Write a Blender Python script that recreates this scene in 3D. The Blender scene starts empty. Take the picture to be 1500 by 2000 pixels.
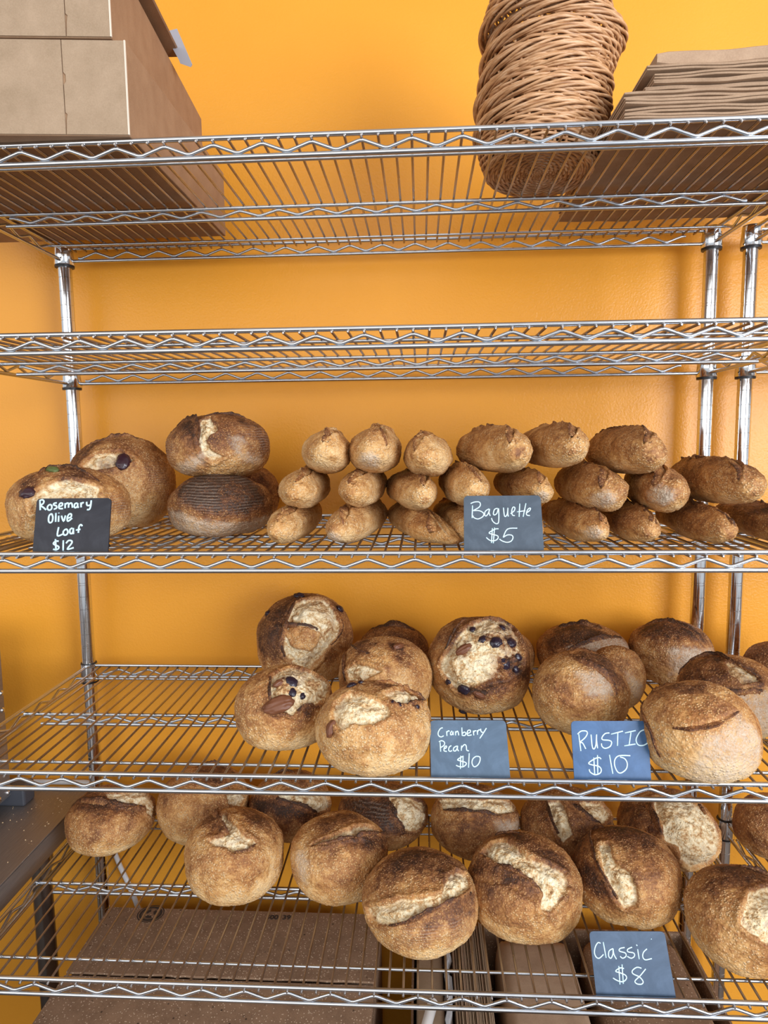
import bpy, math, json
import numpy as np
from mathutils import Vector, Matrix
SC = bpy.context.scene
COL = SC.collection
rng = np.random.default_rng(7)

# ------------------------------------------------------------------ camera, world, light, exposure
cam_data = bpy.data.cameras.new('camera')
cam = bpy.data.objects.new('camera', cam_data); COL.objects.link(cam)
cam_data.sensor_fit = 'VERTICAL'; cam_data.sensor_height = 24.0
cam_data.lens = 1306.856 * 24.0 / 2000.0
cam_data.clip_start = .05
RC = ((0.998417558580549, -0.05591981750781536, 0.005945816003583931), (0.05495635802646182, 0.9926651862830961, 0.10768299147968365), (-0.011923817783042204, -0.10718582906074339, 0.9941675012884086))
mw = Matrix.Identity(4)
for i in range(3):
    mw[i][0] = RC[i][0]; mw[i][1] = RC[i][2]; mw[i][2] = -RC[i][1]
mw[0][3], mw[1][3], mw[2][3] = 0.66755, -1.26636, 0.2746
cam.matrix_world = mw
SC.camera = cam

world = bpy.data.worlds.new('world'); SC.world = world; world.use_nodes = True
bg = world.node_tree.nodes['Background']
bg.inputs[0].default_value = (0.88, 0.93, 1.0, 1); bg.inputs[1].default_value = 0.80

def area(name, loc, target, sx, sy, power, color):
    l = bpy.data.lights.new(name, 'AREA'); l.shape = 'RECTANGLE'; l.size = sx; l.size_y = sy; l.energy = power; l.color = color
    o = bpy.data.objects.new(name, l); COL.objects.link(o); o.location = loc
    o.rotation_euler = (Vector(target) - Vector(loc)).to_track_quat('-Z', 'Y').to_euler()
    return o
area('window_daylight_right', (2.65, -2.6, 0.55), (1.0, 0.0, 0.3), 1.4, 1.45, 114, (0.86, 0.91, 1.0))
area('window_daylight_front', (-0.9, -3.5, 0.85), (0.55, 0.0, 0.05), 4.6, 2.4, 72, (1.0, 0.975, 0.94))

SC.view_settings.view_transform = 'Standard'
SC.view_settings.look = 'None'
SC.view_settings.exposure = -0.13
SC.view_settings.gamma = 1.0
SC.view_settings.use_curve_mapping = False

DATA = json.loads(r'''{"loaf":{"f1":{"loc":[0.3518,-0.2269,-0.474],"a":0.0824,"c":0.0643,"poly":[["crumb",[[-272,154,950],[16,-194,981],[308,-446,840],[569,-498,654],[486,-671,560],[220,-769,600],[77,-705,705],[-228,-675,702],[-381,-543,748],[-65,-541,839],[-10,-416,909],[-249,-94,964]]],["dark",[[-488,390,781],[-96,-263,960],[22,-494,869],[-346,-450,823],[-590,-256,766],[-668,209,714]]],["dark",[[27,231,972],[317,534,784],[735,326,594],[761,-14,648],[394,-175,902]]]],"ear":[[[-527,366,767],[-321,-29,946],[-122,-314,942],[31,-479,877]],[[571,-511,642],[419,-694,586],[216,-760,613]]],"rings":[],"inc":[],"tone":0.42},"f2":{"loc":[0.5265,-0.2181,-0.474],"a":0.0813,"c":0.0599,"poly":[["crumb",[[-472,-547,692],[-360,-491,793],[-93,-452,887],[98,-353,930],[351,-130,927],[542,42,839],[672,117,731],[799,37,600],[564,-251,787],[307,-407,861],[114,-497,860],[-141,-596,791]]],["dark",[[-416,-582,698],[114,-497,860],[565,-270,779],[916,267,298],[984,118,135],[583,-518,626],[-63,-707,705]]],["dark",[[-407,47,912],[16,342,939],[315,254,914],[73,-147,986],[-284,-307,908]]],["flour",[[-779,-480,404],[-626,-542,561],[-487,-810,327],[-559,-816,-150],[-718,-696,15]]]],"ear":[[[-470,-568,676],[-245,-590,769],[19,-561,827],[310,-442,842],[565,-270,779],[818,9,575],[911,279,305]]],"rings":[],"inc":[],"tone":0.45},"f3":{"loc":[0.6631,-0.3187,-0.474],"a":0.0869,"c":0.0575,"poly":[["crumb",[[-895,-422,147],[-630,-619,470],[-346,-650,677],[70,-691,719],[347,-577,739],[445,-255,858],[599,-37,800],[779,22,627],[827,-193,528],[632,-484,605],[345,-708,616],[68,-860,506],[-179,-910,373],[-484,-856,182],[-811,-578,-89]]],["dark",[[-667,91,740],[-229,315,921],[380,349,856],[632,62,772],[388,-277,879],[-69,-207,976],[-417,-257,872],[-736,-224,639]]],["dark",[[41,-904,425],[483,-663,572],[877,-252,409],[896,-423,133],[478,-825,301],[94,-959,266]]]],"ear":[[[-510,-847,149],[-178,-917,357],[95,-858,505],[427,-683,593],[852,-261,453]]],"rings":[[[-343,-901,265],[877,-252,409],[929,-320,-185],[566,-662,-491],[-66,-918,-390],[-483,-871,-92]]],"inc":[],"tone":0.5},"f4":{"loc":[0.8237,-0.2871,-0.474],"a":0.0865,"c":0.0651,"poly":[["crumb",[[-743,15,670],[-567,168,807],[-344,153,926],[-7,-309,951],[325,-403,856],[569,-470,675],[631,-600,492],[464,-803,375],[272,-941,200],[102,-956,274],[190,-811,553],[-24,-683,730],[-299,-530,793],[-532,-320,784]]],["dark",[[-532,-320,784],[93,-741,666],[152,-873,464],[-171,-842,512],[-401,-691,601],[-706,-328,627],[-915,-133,382],[-688,-138,712]]],["dark",[[-420,586,693],[0,344,939],[391,-45,919],[680,-358,640],[539,-406,738],[170,-294,941],[-215,109,971]]],["amber",[[-923,-246,295],[-401,-691,601],[67,-912,406],[-104,-987,-122],[-575,-790,-212],[-895,-436,-94]]]],"ear":[[[-533,-335,777],[-259,-556,790],[-64,-679,731],[109,-795,597],[134,-876,463]],[[-461,573,677],[-258,472,843],[-42,358,933]]],"rings":[],"inc":[],"tone":0.52},"f5":{"loc":[0.9896,-0.2481,-0.474],"a":0.0839,"c":0.062,"poly":[["crumb",[[-541,-104,834],[-369,-157,916],[-381,-543,748],[-165,-730,663],[-66,-938,341],[-103,-995,1],[-307,-948,-83],[-462,-866,189],[-578,-612,540]]],["dark",[[-953,258,155],[-626,500,599],[-722,-370,585],[-601,-710,367],[-465,-875,136],[-830,-557,11],[-978,-40,-206]]],["dark",[[-488,471,735],[-20,404,915],[461,384,800],[461,-186,868],[-21,-242,970],[-426,-21,905]]]],"ear":[[[-492,613,618],[-667,-84,741],[-663,-454,595],[-554,-735,391],[-419,-899,126]],[[-514,607,607],[-383,621,684],[-288,466,837]]],"rings":[],"inc":[],"tone":0.52},"f6":{"loc":[1.126,-0.3404,-0.474],"a":0.0764,"c":0.059,"poly":[["crumb",[[-32,-329,944],[380,-142,914],[672,-299,678],[379,-894,240],[-6,-970,242],[-235,-887,398],[-397,-759,516],[-301,-637,710]]],["dark",[[-475,444,760],[149,552,821],[588,297,752],[811,36,584],[-118,-221,968],[-633,-157,758]]]],"ear":[[[154,464,872],[423,418,804],[623,280,730],[803,56,594]]],"rings":[],"inc":[],"tone":0.48},"k1":{"loc":[0.0825,-0.1102,-0.474],"a":0.0792,"c":0.0509,"poly":[["crumb",[[-63,-98,993],[273,-31,961],[727,413,549],[823,524,220],[936,350,-16],[987,41,-155],[945,-132,299],[860,-41,508],[635,-288,717],[431,-396,811],[212,-352,912],[48,-221,974]]],["dark",[[-834,-7,552],[-421,91,903],[62,-358,932],[439,-408,801],[879,-92,467],[795,-375,476],[272,-605,748],[-575,-436,692],[-883,-132,450]]]],"ear":[[[-874,-100,475],[-763,-83,642],[-196,-358,913],[176,-384,906],[435,-400,807],[715,-239,657],[875,-80,478]]],"rings":[],"inc":[],"tone":0.55},"k2":{"loc":[0.2474,-0.0719,-0.474],"a":0.0856,"c":0.0642,"poly":[["crumb",[[645,-471,602],[962,-15,274],[933,-339,119],[751,-570,333]]],["dark",[[-121,-154,981],[261,452,853],[658,270,703],[513,-387,767],[107,-514,851]]]],"ear":[[[-169,148,975],[100,404,909],[472,330,817]]],"rings":[],"inc":[],"tone":0.5},"k3":{"loc":[0.411,-0.0591,-0.474],"a":0.0767,"c":0.0565,"poly":[["crumb",[[-184,-600,779],[412,-467,783],[908,-74,412],[997,-41,-64],[796,-584,160],[512,-727,457],[88,-736,671]]],["dark",[[-902,-272,336],[-162,-708,687],[795,-591,139],[586,-810,0],[-121,-931,343],[-754,-633,174]]]],"ear":[[[-197,-691,695],[276,-758,592],[768,-614,181]],[[-466,115,877],[-194,368,910],[103,193,976]]],"rings":[],"inc":[],"tone":0.62},"k4":{"loc":[0.5896,-0.0675,-0.474],"a":0.0835,"c":0.0464,"poly":[["crumb",[[143,-317,938],[401,-169,900],[774,-96,626],[994,61,96],[950,-245,-194],[743,-666,-55],[494,-857,148],[342,-713,612],[228,-559,797]]],["dark",[[-940,154,305],[105,-349,931],[419,-844,335],[529,-846,62],[62,-966,250],[-509,-640,575]]]],"ear":[[[83,-274,958],[228,-600,767],[381,-787,485],[527,-842,117]]],"rings":[[[-910,210,358],[32,-358,933],[420,-890,179],[-305,-883,356]]],"inc":[],"tone":0.68},"k5":{"loc":[0.7617,-0.0947,-0.474],"a":0.0794,"c":0.0545,"poly":[["crumb",[[-784,-12,620],[-327,-202,923],[121,-351,928],[669,-54,741],[947,91,308],[974,-19,227],[432,-632,644],[97,-635,767],[-347,-571,744],[-736,-343,583]]],["flour",[[363,-760,539],[938,-269,217],[882,-388,-266],[586,-803,-110]]]],"ear":[[[-765,-316,561],[-347,-577,739],[37,-648,760],[463,-615,638]]],"rings":[],"inc":[],"tone":0.58},"k6":{"loc":[0.9261,-0.1053,-0.474],"a":0.0807,"c":0.056,"poly":[["crumb",[[-454,-210,866],[-177,-211,961],[-105,-657,746],[-51,-917,397],[-270,-948,168],[-398,-800,449],[-458,-533,711]]],["crumb",[[196,-276,941],[845,134,517],[949,-58,308],[608,-606,512],[324,-660,678]]]],"ear":[[[-486,-151,861],[-446,-633,633],[-346,-858,380]],[[72,-333,940],[332,-619,712],[617,-620,485]]],"rings":[],"inc":[],"tone":0.62},"k7":{"loc":[1.102,-0.1119,-0.474],"a":0.0842,"c":0.0566,"poly":[["crumb",[[-275,21,961],[453,-71,889],[637,-263,725],[910,-400,108],[765,-597,-241],[492,-722,-487],[161,-818,-553],[-72,-982,-172],[-126,-970,207],[-385,-861,333],[-341,-678,651],[-397,-345,851]]],["dark",[[-827,477,297],[-425,-196,884],[-407,-799,442],[-748,-585,313],[-969,-120,216]]]],"ear":[[[-480,-125,868],[-440,-557,705],[-399,-835,378]],[[546,-99,832],[674,-300,674]]],"rings":[],"inc":[],"tone":0.5},"k8":{"loc":[1.2996,-0.0927,-0.474],"a":0.0663,"c":0.0504,"poly":[],"ear":[],"rings":[],"inc":[],"tone":0.66},"c1":{"loc":[0.4478,-0.0543,-0.1699],"a":0.0901,"c":0.0804,"poly":[["crumb",[[-227,-689,689],[-128,-466,875],[35,-283,958],[293,-122,948],[526,-122,842],[649,-248,720],[819,-399,412],[784,-559,271],[629,-772,90],[447,-881,-153],[223,-902,-369],[20,-944,-330],[-192,-974,-123],[-289,-957,22],[-160,-770,618]]],["crust",[[-136,-820,557],[233,-826,513],[445,-809,383],[442,-871,217],[298,-954,26],[-101,-987,128],[-224,-897,380]]],["dark",[[-891,-299,340],[-580,-340,740],[-182,-318,931],[-224,-714,664],[-287,-930,232],[-264,-956,-130],[-616,-714,-332],[-854,-514,-74]]]],"ear":[[[-236,-967,-97],[-300,-926,231],[-245,-791,560],[-151,-499,854],[-46,-56,997]],[[623,-110,775],[826,-283,487],[840,-460,287],[642,-765,54]],[[-212,-790,575],[14,-829,559],[231,-818,526],[444,-797,409]]],"rings":[],"inc":[["cranberry",[-87,-70,994],0.0081],["cranberry",[-718,-222,659],0.0059],["cranberry",[731,-5,682],0.007]],"tone":0.58},"c2":{"loc":[0.4632,-0.3176,-0.1699],"a":0.073,"c":0.0563,"poly":[["crumb",[[-198,-352,915],[-69,-104,992],[114,120,986],[483,83,872],[738,360,571],[877,221,427],[877,-293,381],[708,-625,330],[539,-745,394],[422,-854,305],[349,-909,227],[172,-940,295],[-40,-937,346],[-101,-818,566],[-159,-634,757]]],["dark",[[-197,-304,932],[-54,-35,998],[371,134,919],[368,-178,913],[115,-322,940],[-46,-488,872]]],["dark",[[422,-843,335],[610,-686,397],[757,-592,276],[572,-808,138]]]],"ear":[[[-212,-324,922],[-151,-687,711],[-93,-885,456]],[[423,-859,290],[541,-756,369],[707,-628,325]]],"rings":[],"inc":[["cranberry",[240,-472,848],0.0079],["cranberry",[288,-677,677],0.0055],["cranberry",[493,-629,601],0.0044],["pecan",[6,-540,842],0.0057],["pecan",[71,-885,460],0.0131]],"tone":0.45},"c3":{"loc":[0.606,-0.2014,-0.1699],"a":0.0768,"c":0.0613,"poly":[["crumb",[[-759,-557,338],[-545,-629,555],[-246,-794,556],[-16,-875,485],[-185,-915,357],[-445,-876,187],[-658,-736,159]]],["dark",[[-706,173,687],[-439,256,861],[-169,-237,957],[-320,-540,778],[-626,-352,696]]],["dark",[[152,-290,945],[361,-265,894],[423,-664,616],[226,-627,745]]]],"ear":[[[-832,99,546],[-835,-371,406],[-753,-647,118]],[[-689,185,701],[-515,-319,795],[-291,-553,781]]],"rings":[],"inc":[["pecan",[304,-343,889],0.0066]],"tone":0.42},"c4":{"loc":[0.5995,-0.3851,-0.1699],"a":0.0795,"c":0.0545,"poly":[["crumb",[[-624,-337,705],[-354,-197,914],[-10,-422,907],[273,-533,801],[324,-682,656],[61,-837,544],[-250,-813,526],[-482,-806,343],[-618,-575,536]]],["crumb",[[189,-246,951],[437,75,896],[707,330,626],[847,247,470],[675,-240,697],[449,-372,812],[312,-364,878]]],["dark",[[48,177,983],[416,420,807],[719,327,614],[673,159,722],[390,-61,919],[111,-120,986]]]],"ear":[[[34,265,964],[381,222,898],[649,231,725],[864,225,450]],[[315,-446,838],[475,-427,769],[698,-252,670],[867,147,477]]],"rings":[],"inc":[["cranberry",[-369,125,921],0.0057],["cranberry",[-221,221,950],0.004],["cranberry",[348,-418,839],0.004],["cranberry",[472,-400,786],0.0032],["cranberry",[679,-201,706],0.0034],["cranberry",[748,-216,628],0.004],["cranberry",[835,249,491],0.004],["pecan",[-627,-700,341],0.0069]],"tone":0.36},"c5":{"loc":[0.6117,-0.016,-0.1699],"a":0.0667,"c":0.0457,"poly":[],"ear":[[[-690,218,690],[-35,-1,999],[616,-67,785]]],"rings":[],"inc":[],"tone":0.72},"c6":{"loc":[0.7623,-0.1755,-0.1699],"a":0.0837,"c":0.0748,"poly":[["crumb",[[-739,-602,301],[-440,-476,762],[-134,-223,966],[242,53,969],[645,56,762],[779,-416,469],[752,-640,159],[434,-900,37],[49,-998,-35],[-273,-937,-220],[-497,-826,-265],[-697,-716,-48],[-789,-600,130]]],["dark",[[242,-878,413],[764,-514,389],[861,-508,-4],[535,-839,-96],[184,-940,-287],[-127,-899,-420],[-158,-952,-261],[139,-988,69]]],["dark",[[155,130,979],[645,56,762],[783,-363,505],[548,-701,456],[258,-732,630],[-60,-568,821]]],["dark",[[-451,-695,560],[-261,-695,670],[-200,-841,502],[-365,-844,393]]],["dark",[[-711,-576,403],[-435,-449,780],[-347,-552,758],[-587,-729,351]]],["crust",[[242,-917,316],[543,-731,414],[725,-653,221],[433,-901,10]]]],"ear":[[[-711,-559,427],[-537,-355,765],[-259,7,966]]],"rings":[],"inc":[["cranberry",[10,-654,757],0.0057],["cranberry",[249,-683,686],0.0084],["cranberry",[550,-547,632],0.0075],["cranberry",[659,-659,362],0.0057],["cranberry",[388,-872,300],0.0071],["cranberry",[598,-788,150],0.0049],["cranberry",[-167,-393,904],0.0044],["cranberry",[406,-282,870],0.0049],["pecan",[-360,-743,564],0.0088],["cranberry",[-646,-748,-155],0.0044],["cranberry",[-355,-906,-232],0.0075],["pecan",[-82,-948,-308],0.0062],["cranberry",[-327,-469,-820],0.0053]],"tone":0.58},"c7":{"loc":[0.8157,-0.0255,-0.1699],"a":0.0645,"c":0.0419,"poly":[],"ear":[],"rings":[],"inc":[],"tone":0.5},"r1":{"loc":[0.9632,-0.0441,-0.1699],"a":0.0826,"c":0.0506,"poly":[["flour",[[-467,-722,510],[-33,-689,724],[331,-527,783],[784,-174,596],[944,-327,39],[719,-508,-475],[341,-940,0],[-90,-944,316]]],["dark",[[-902,-158,402],[-424,-1,906],[212,-131,968],[352,-432,830],[-259,-744,616],[-761,-594,260]]]],"ear":[[[-512,113,852],[-77,64,995],[382,-118,917]],[[-470,-744,476],[-85,-686,722],[334,-514,790],[789,-153,595]]],"rings":[[[453,-471,757],[944,-175,280],[707,-514,-486],[456,-888,63]]],"inc":[],"tone":0.6},"r2":{"loc":[0.9091,-0.2598,-0.1699],"a":0.0734,"c":0.0574,"poly":[["dark",[[-250,26,968],[228,294,928],[655,108,747],[868,-68,491],[731,-580,360],[493,-803,334],[406,-641,651],[3,-446,895]]],["flour",[[-233,-604,762],[177,-557,811],[487,-722,492],[344,-905,251],[-53,-921,386]]]],"ear":[[[-258,-52,965],[15,-406,914],[406,-641,651],[509,-806,303]],[[-222,172,960],[231,293,928],[599,142,788]]],"rings":[[[-209,-490,846],[379,-551,744],[461,-840,286],[-153,-933,326]]],"inc":[],"tone":0.48},"r1c":{"loc":[0.987,-0.172,-0.1699],"a":0.047,"c":0.05,"poly":[["flour",[[128,-906,403],[665,-747,13],[677,-456,-578],[213,-946,-245]]]],"ear":[],"rings":[[[-285,-876,390],[732,-640,233],[486,-463,-741],[-107,-474,-874]]],"inc":[],"tone":0.52},"r3":{"loc":[1.1223,-0.045,-0.1699],"a":0.0738,"c":0.0545,"poly":[["flour",[[-362,-833,418],[154,-856,493],[797,-538,275],[827,-558,72],[121,-990,-73],[-299,-871,-390]]],["dark",[[-680,208,704],[-123,46,991],[478,-316,820],[551,-590,590],[-250,-668,701],[-738,-356,573]]]],"ear":[[[-577,163,800],[-123,46,991],[228,-333,915],[476,-633,611]]],"rings":[],"inc":[],"tone":0.58},"r4":{"loc":[1.1243,-0.274,-0.1699],"a":0.0739,"c":0.0583,"poly":[["dark",[[-916,208,344],[-537,282,795],[-166,215,962],[83,-341,936],[328,-648,687],[262,-791,553],[-534,-685,495],[-920,-205,335]]],["crumb",[[-165,-241,956],[259,-483,836],[270,-666,695],[-92,-741,665],[-246,-550,798]]],["flour",[[-581,-686,439],[360,-787,501],[558,-631,-539],[32,-913,-407],[-224,-971,83]]]],"ear":[[[-827,434,359],[-532,486,694],[-133,405,905],[-66,-129,989],[132,-449,884],[401,-596,696]],[[-681,-583,442],[-349,-795,497],[260,-799,542]]],"rings":[],"inc":[],"tone":0.48},"r5":{"loc":[1.0354,-0.3899,-0.1699],"a":0.0742,"c":0.059,"poly":[["amber",[[-705,475,526],[-295,267,917],[47,-326,944],[391,-567,725],[-62,-802,594],[-532,-745,404],[-845,-443,300],[-949,105,297]]],["dark",[[-697,479,534],[-416,489,767],[18,-70,997],[-255,-215,943],[-663,346,663],[-833,429,349]]],["flour",[[-376,-886,271],[375,-656,656],[803,-584,119],[618,-629,-470],[-13,-731,-682],[-437,-625,-647]]]],"ear":[[[392,-574,719],[-28,-818,574],[-354,-821,449],[-697,-628,346]],[[-813,442,379],[-956,-259,137],[-805,-473,-357]],[[-697,479,534],[-545,493,678],[-299,466,833]]],"rings":[],"inc":[],"tone":0.4},"r6":{"loc":[1.3006,-0.0845,-0.1699],"a":0.0614,"c":0.0404,"poly":[],"ear":[],"rings":[],"inc":[],"tone":0.72},"oA":{"loc":[0.1433,-0.2979,0.1297],"a":0.0861,"c":0.0555,"poly":[["crumb",[[-80,-913,401],[107,-780,616],[272,-609,745],[510,-523,683],[755,-449,478],[806,-539,246],[295,-921,255],[6,-964,265],[-16,-996,83],[-86,-994,-63],[-153,-973,172]]],["dark",[[47,-425,904],[222,-9,975],[722,-234,651],[541,-522,660],[246,-623,743]]],["dark",[[-461,-683,566],[-340,-437,833],[-84,-600,796],[-193,-875,444]]]],"ear":[[[-236,-616,751],[-219,-244,945],[-1,-155,988],[384,-261,886],[689,-300,660]]],"rings":[[[822,-535,194],[808,-213,550],[969,-77,234],[850,285,-443],[703,172,-690],[555,36,-831]]],"inc":[["olive",[-194,-887,420],0.0107],["herb",[-80,-343,936],0.0088]],"tone":0.42},"oB":{"loc":[0.1488,-0.1275,0.1297],"a":0.0891,"c":0.0778,"poly":[["crumb",[[-364,-849,382],[-137,-776,615],[323,-691,647],[533,-693,486],[257,-889,378],[67,-937,342],[-178,-952,249]]],["dark",[[-790,-438,429],[-552,-312,773],[-253,-367,895],[-350,-705,617],[-503,-794,342]]],["dark",[[16,-888,459],[241,-834,496],[290,-879,378],[102,-941,324]]]],"ear":[[[-473,-278,836],[-169,-226,959],[111,-17,994],[362,-82,929]]],"rings":[[[712,-428,556],[904,-191,383],[975,162,-154],[725,181,-664],[553,-108,-826],[771,-631,-85]]],"inc":[["olive",[382,-795,472],0.0129]],"tone":0.46},"oC":{"loc":[0.3387,-0.185,0.2159],"a":0.0816,"c":0.0512,"poly":[["crumb",[[-156,-663,732],[23,-530,848],[233,-839,493],[52,-980,192],[121,-987,-104],[327,-899,-292],[133,-879,-459],[-29,-968,-250],[-93,-976,198]]],["flour",[[-627,-537,-565],[-281,-906,-317],[21,-984,-180],[0,-891,-454],[-546,-290,-786],[-628,-304,-716]]],["flour",[[491,-818,299],[695,-695,183],[643,-740,-198],[888,-325,-324],[828,-217,-517],[664,-622,-415],[537,-843,-39]]],["dark",[[-743,-420,521],[-579,-272,768],[-183,-735,653],[-129,-972,198],[-391,-877,279]]]],"ear":[[[-714,-325,620],[-573,-267,775],[-308,-509,804],[-106,-861,497],[-108,-974,197]],[[-124,-458,880],[116,-84,990],[510,64,858]]],"rings":[[[540,-541,644],[890,177,420],[974,15,-225],[626,-754,-196]],[[-903,-377,208],[-505,-838,207],[-514,-764,-389],[-846,-368,-386]]],"inc":[],"tone":0.6},"oD":{"loc":[0.3498,-0.2259,0.1297],"a":0.0802,"c":0.0478,"poly":[["flour",[[-857,-514,-36],[-408,-908,-100],[-4,-955,-298],[408,-805,-431],[785,-481,-390],[971,146,-189],[806,46,-591],[541,-110,-834],[40,-398,-916],[-522,-400,-753],[-767,-416,-489]]],["dark",[[-577,-658,484],[-335,-185,924],[455,44,890],[927,-277,252],[685,-711,-162],[5,-1000,-26]]]],"ear":[],"rings":[[[-588,-802,106],[-455,-116,883],[463,162,871],[963,-216,161],[674,-699,-240],[1,-994,-105]]],"inc":[],"tone":0.66},"oE":{"loc":[0.3512,-0.056,0.1297],"a":0.0557,"c":0.0526,"poly":[],"ear":[],"rings":[],"inc":[],"tone":0.66}},"bag":{"t1":[0.5249,-0.25,0.2564,0.037,0.0309,0.1345],"t2":[0.6006,-0.25,0.2587,0.0373,0.0324,0.0227],"t3":[0.6766,-0.25,0.2505,0.0359,0.0297,-0.003],"t4":[0.772,-0.25,0.2576,0.0371,0.0323,0.1836],"t5":[0.8597,-0.25,0.2621,0.0345,0.03,0.0636],"t6":[0.9646,-0.25,0.2532,0.0362,0.0315,0.0163],"m1":[0.4914,-0.25,0.2049,0.0336,0.0277,0.0507],"m2":[0.5809,-0.25,0.2033,0.0292,0.0254,-0.0399],"m3":[0.6509,-0.25,0.1991,0.0316,0.026,0.1431],"m4":[0.73,-0.25,0.2083,0.0316,0.0275,0.0455],"m5":[0.8157,-0.25,0.2057,0.0261,0.0226,0.0818],"m6":[0.9162,-0.25,0.202,0.0357,0.031,0.0164],"m7":[1.0131,-0.25,0.1993,0.0366,0.0318,-0.1523],"m8":[1.0981,-0.25,0.2076,0.0353,0.0307,-0.0198],"b1":[0.4781,-0.262,0.1546,0.0286,0.0249,-0.0138],"b2":[0.5731,-0.262,0.1543,0.0284,0.0246,-0.1439],"b3":[0.6586,-0.262,0.1522,0.0274,0.0225,0.2482],"b4":[0.7224,-0.262,0.1539,0.0279,0.0242,0.1359],"b5":[0.804,-0.262,0.1536,0.0275,0.0239,0.0719],"b6":[0.8899,-0.262,0.1532,0.0271,0.0235,0.0631],"b7":[0.9696,-0.262,0.1529,0.0267,0.0232,-0.0564],"b8":[1.0652,-0.262,0.1526,0.0264,0.0229,-0.0499],"b9":[1.159,-0.262,0.1522,0.0259,0.0225,-0.058]}}''')
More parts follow.
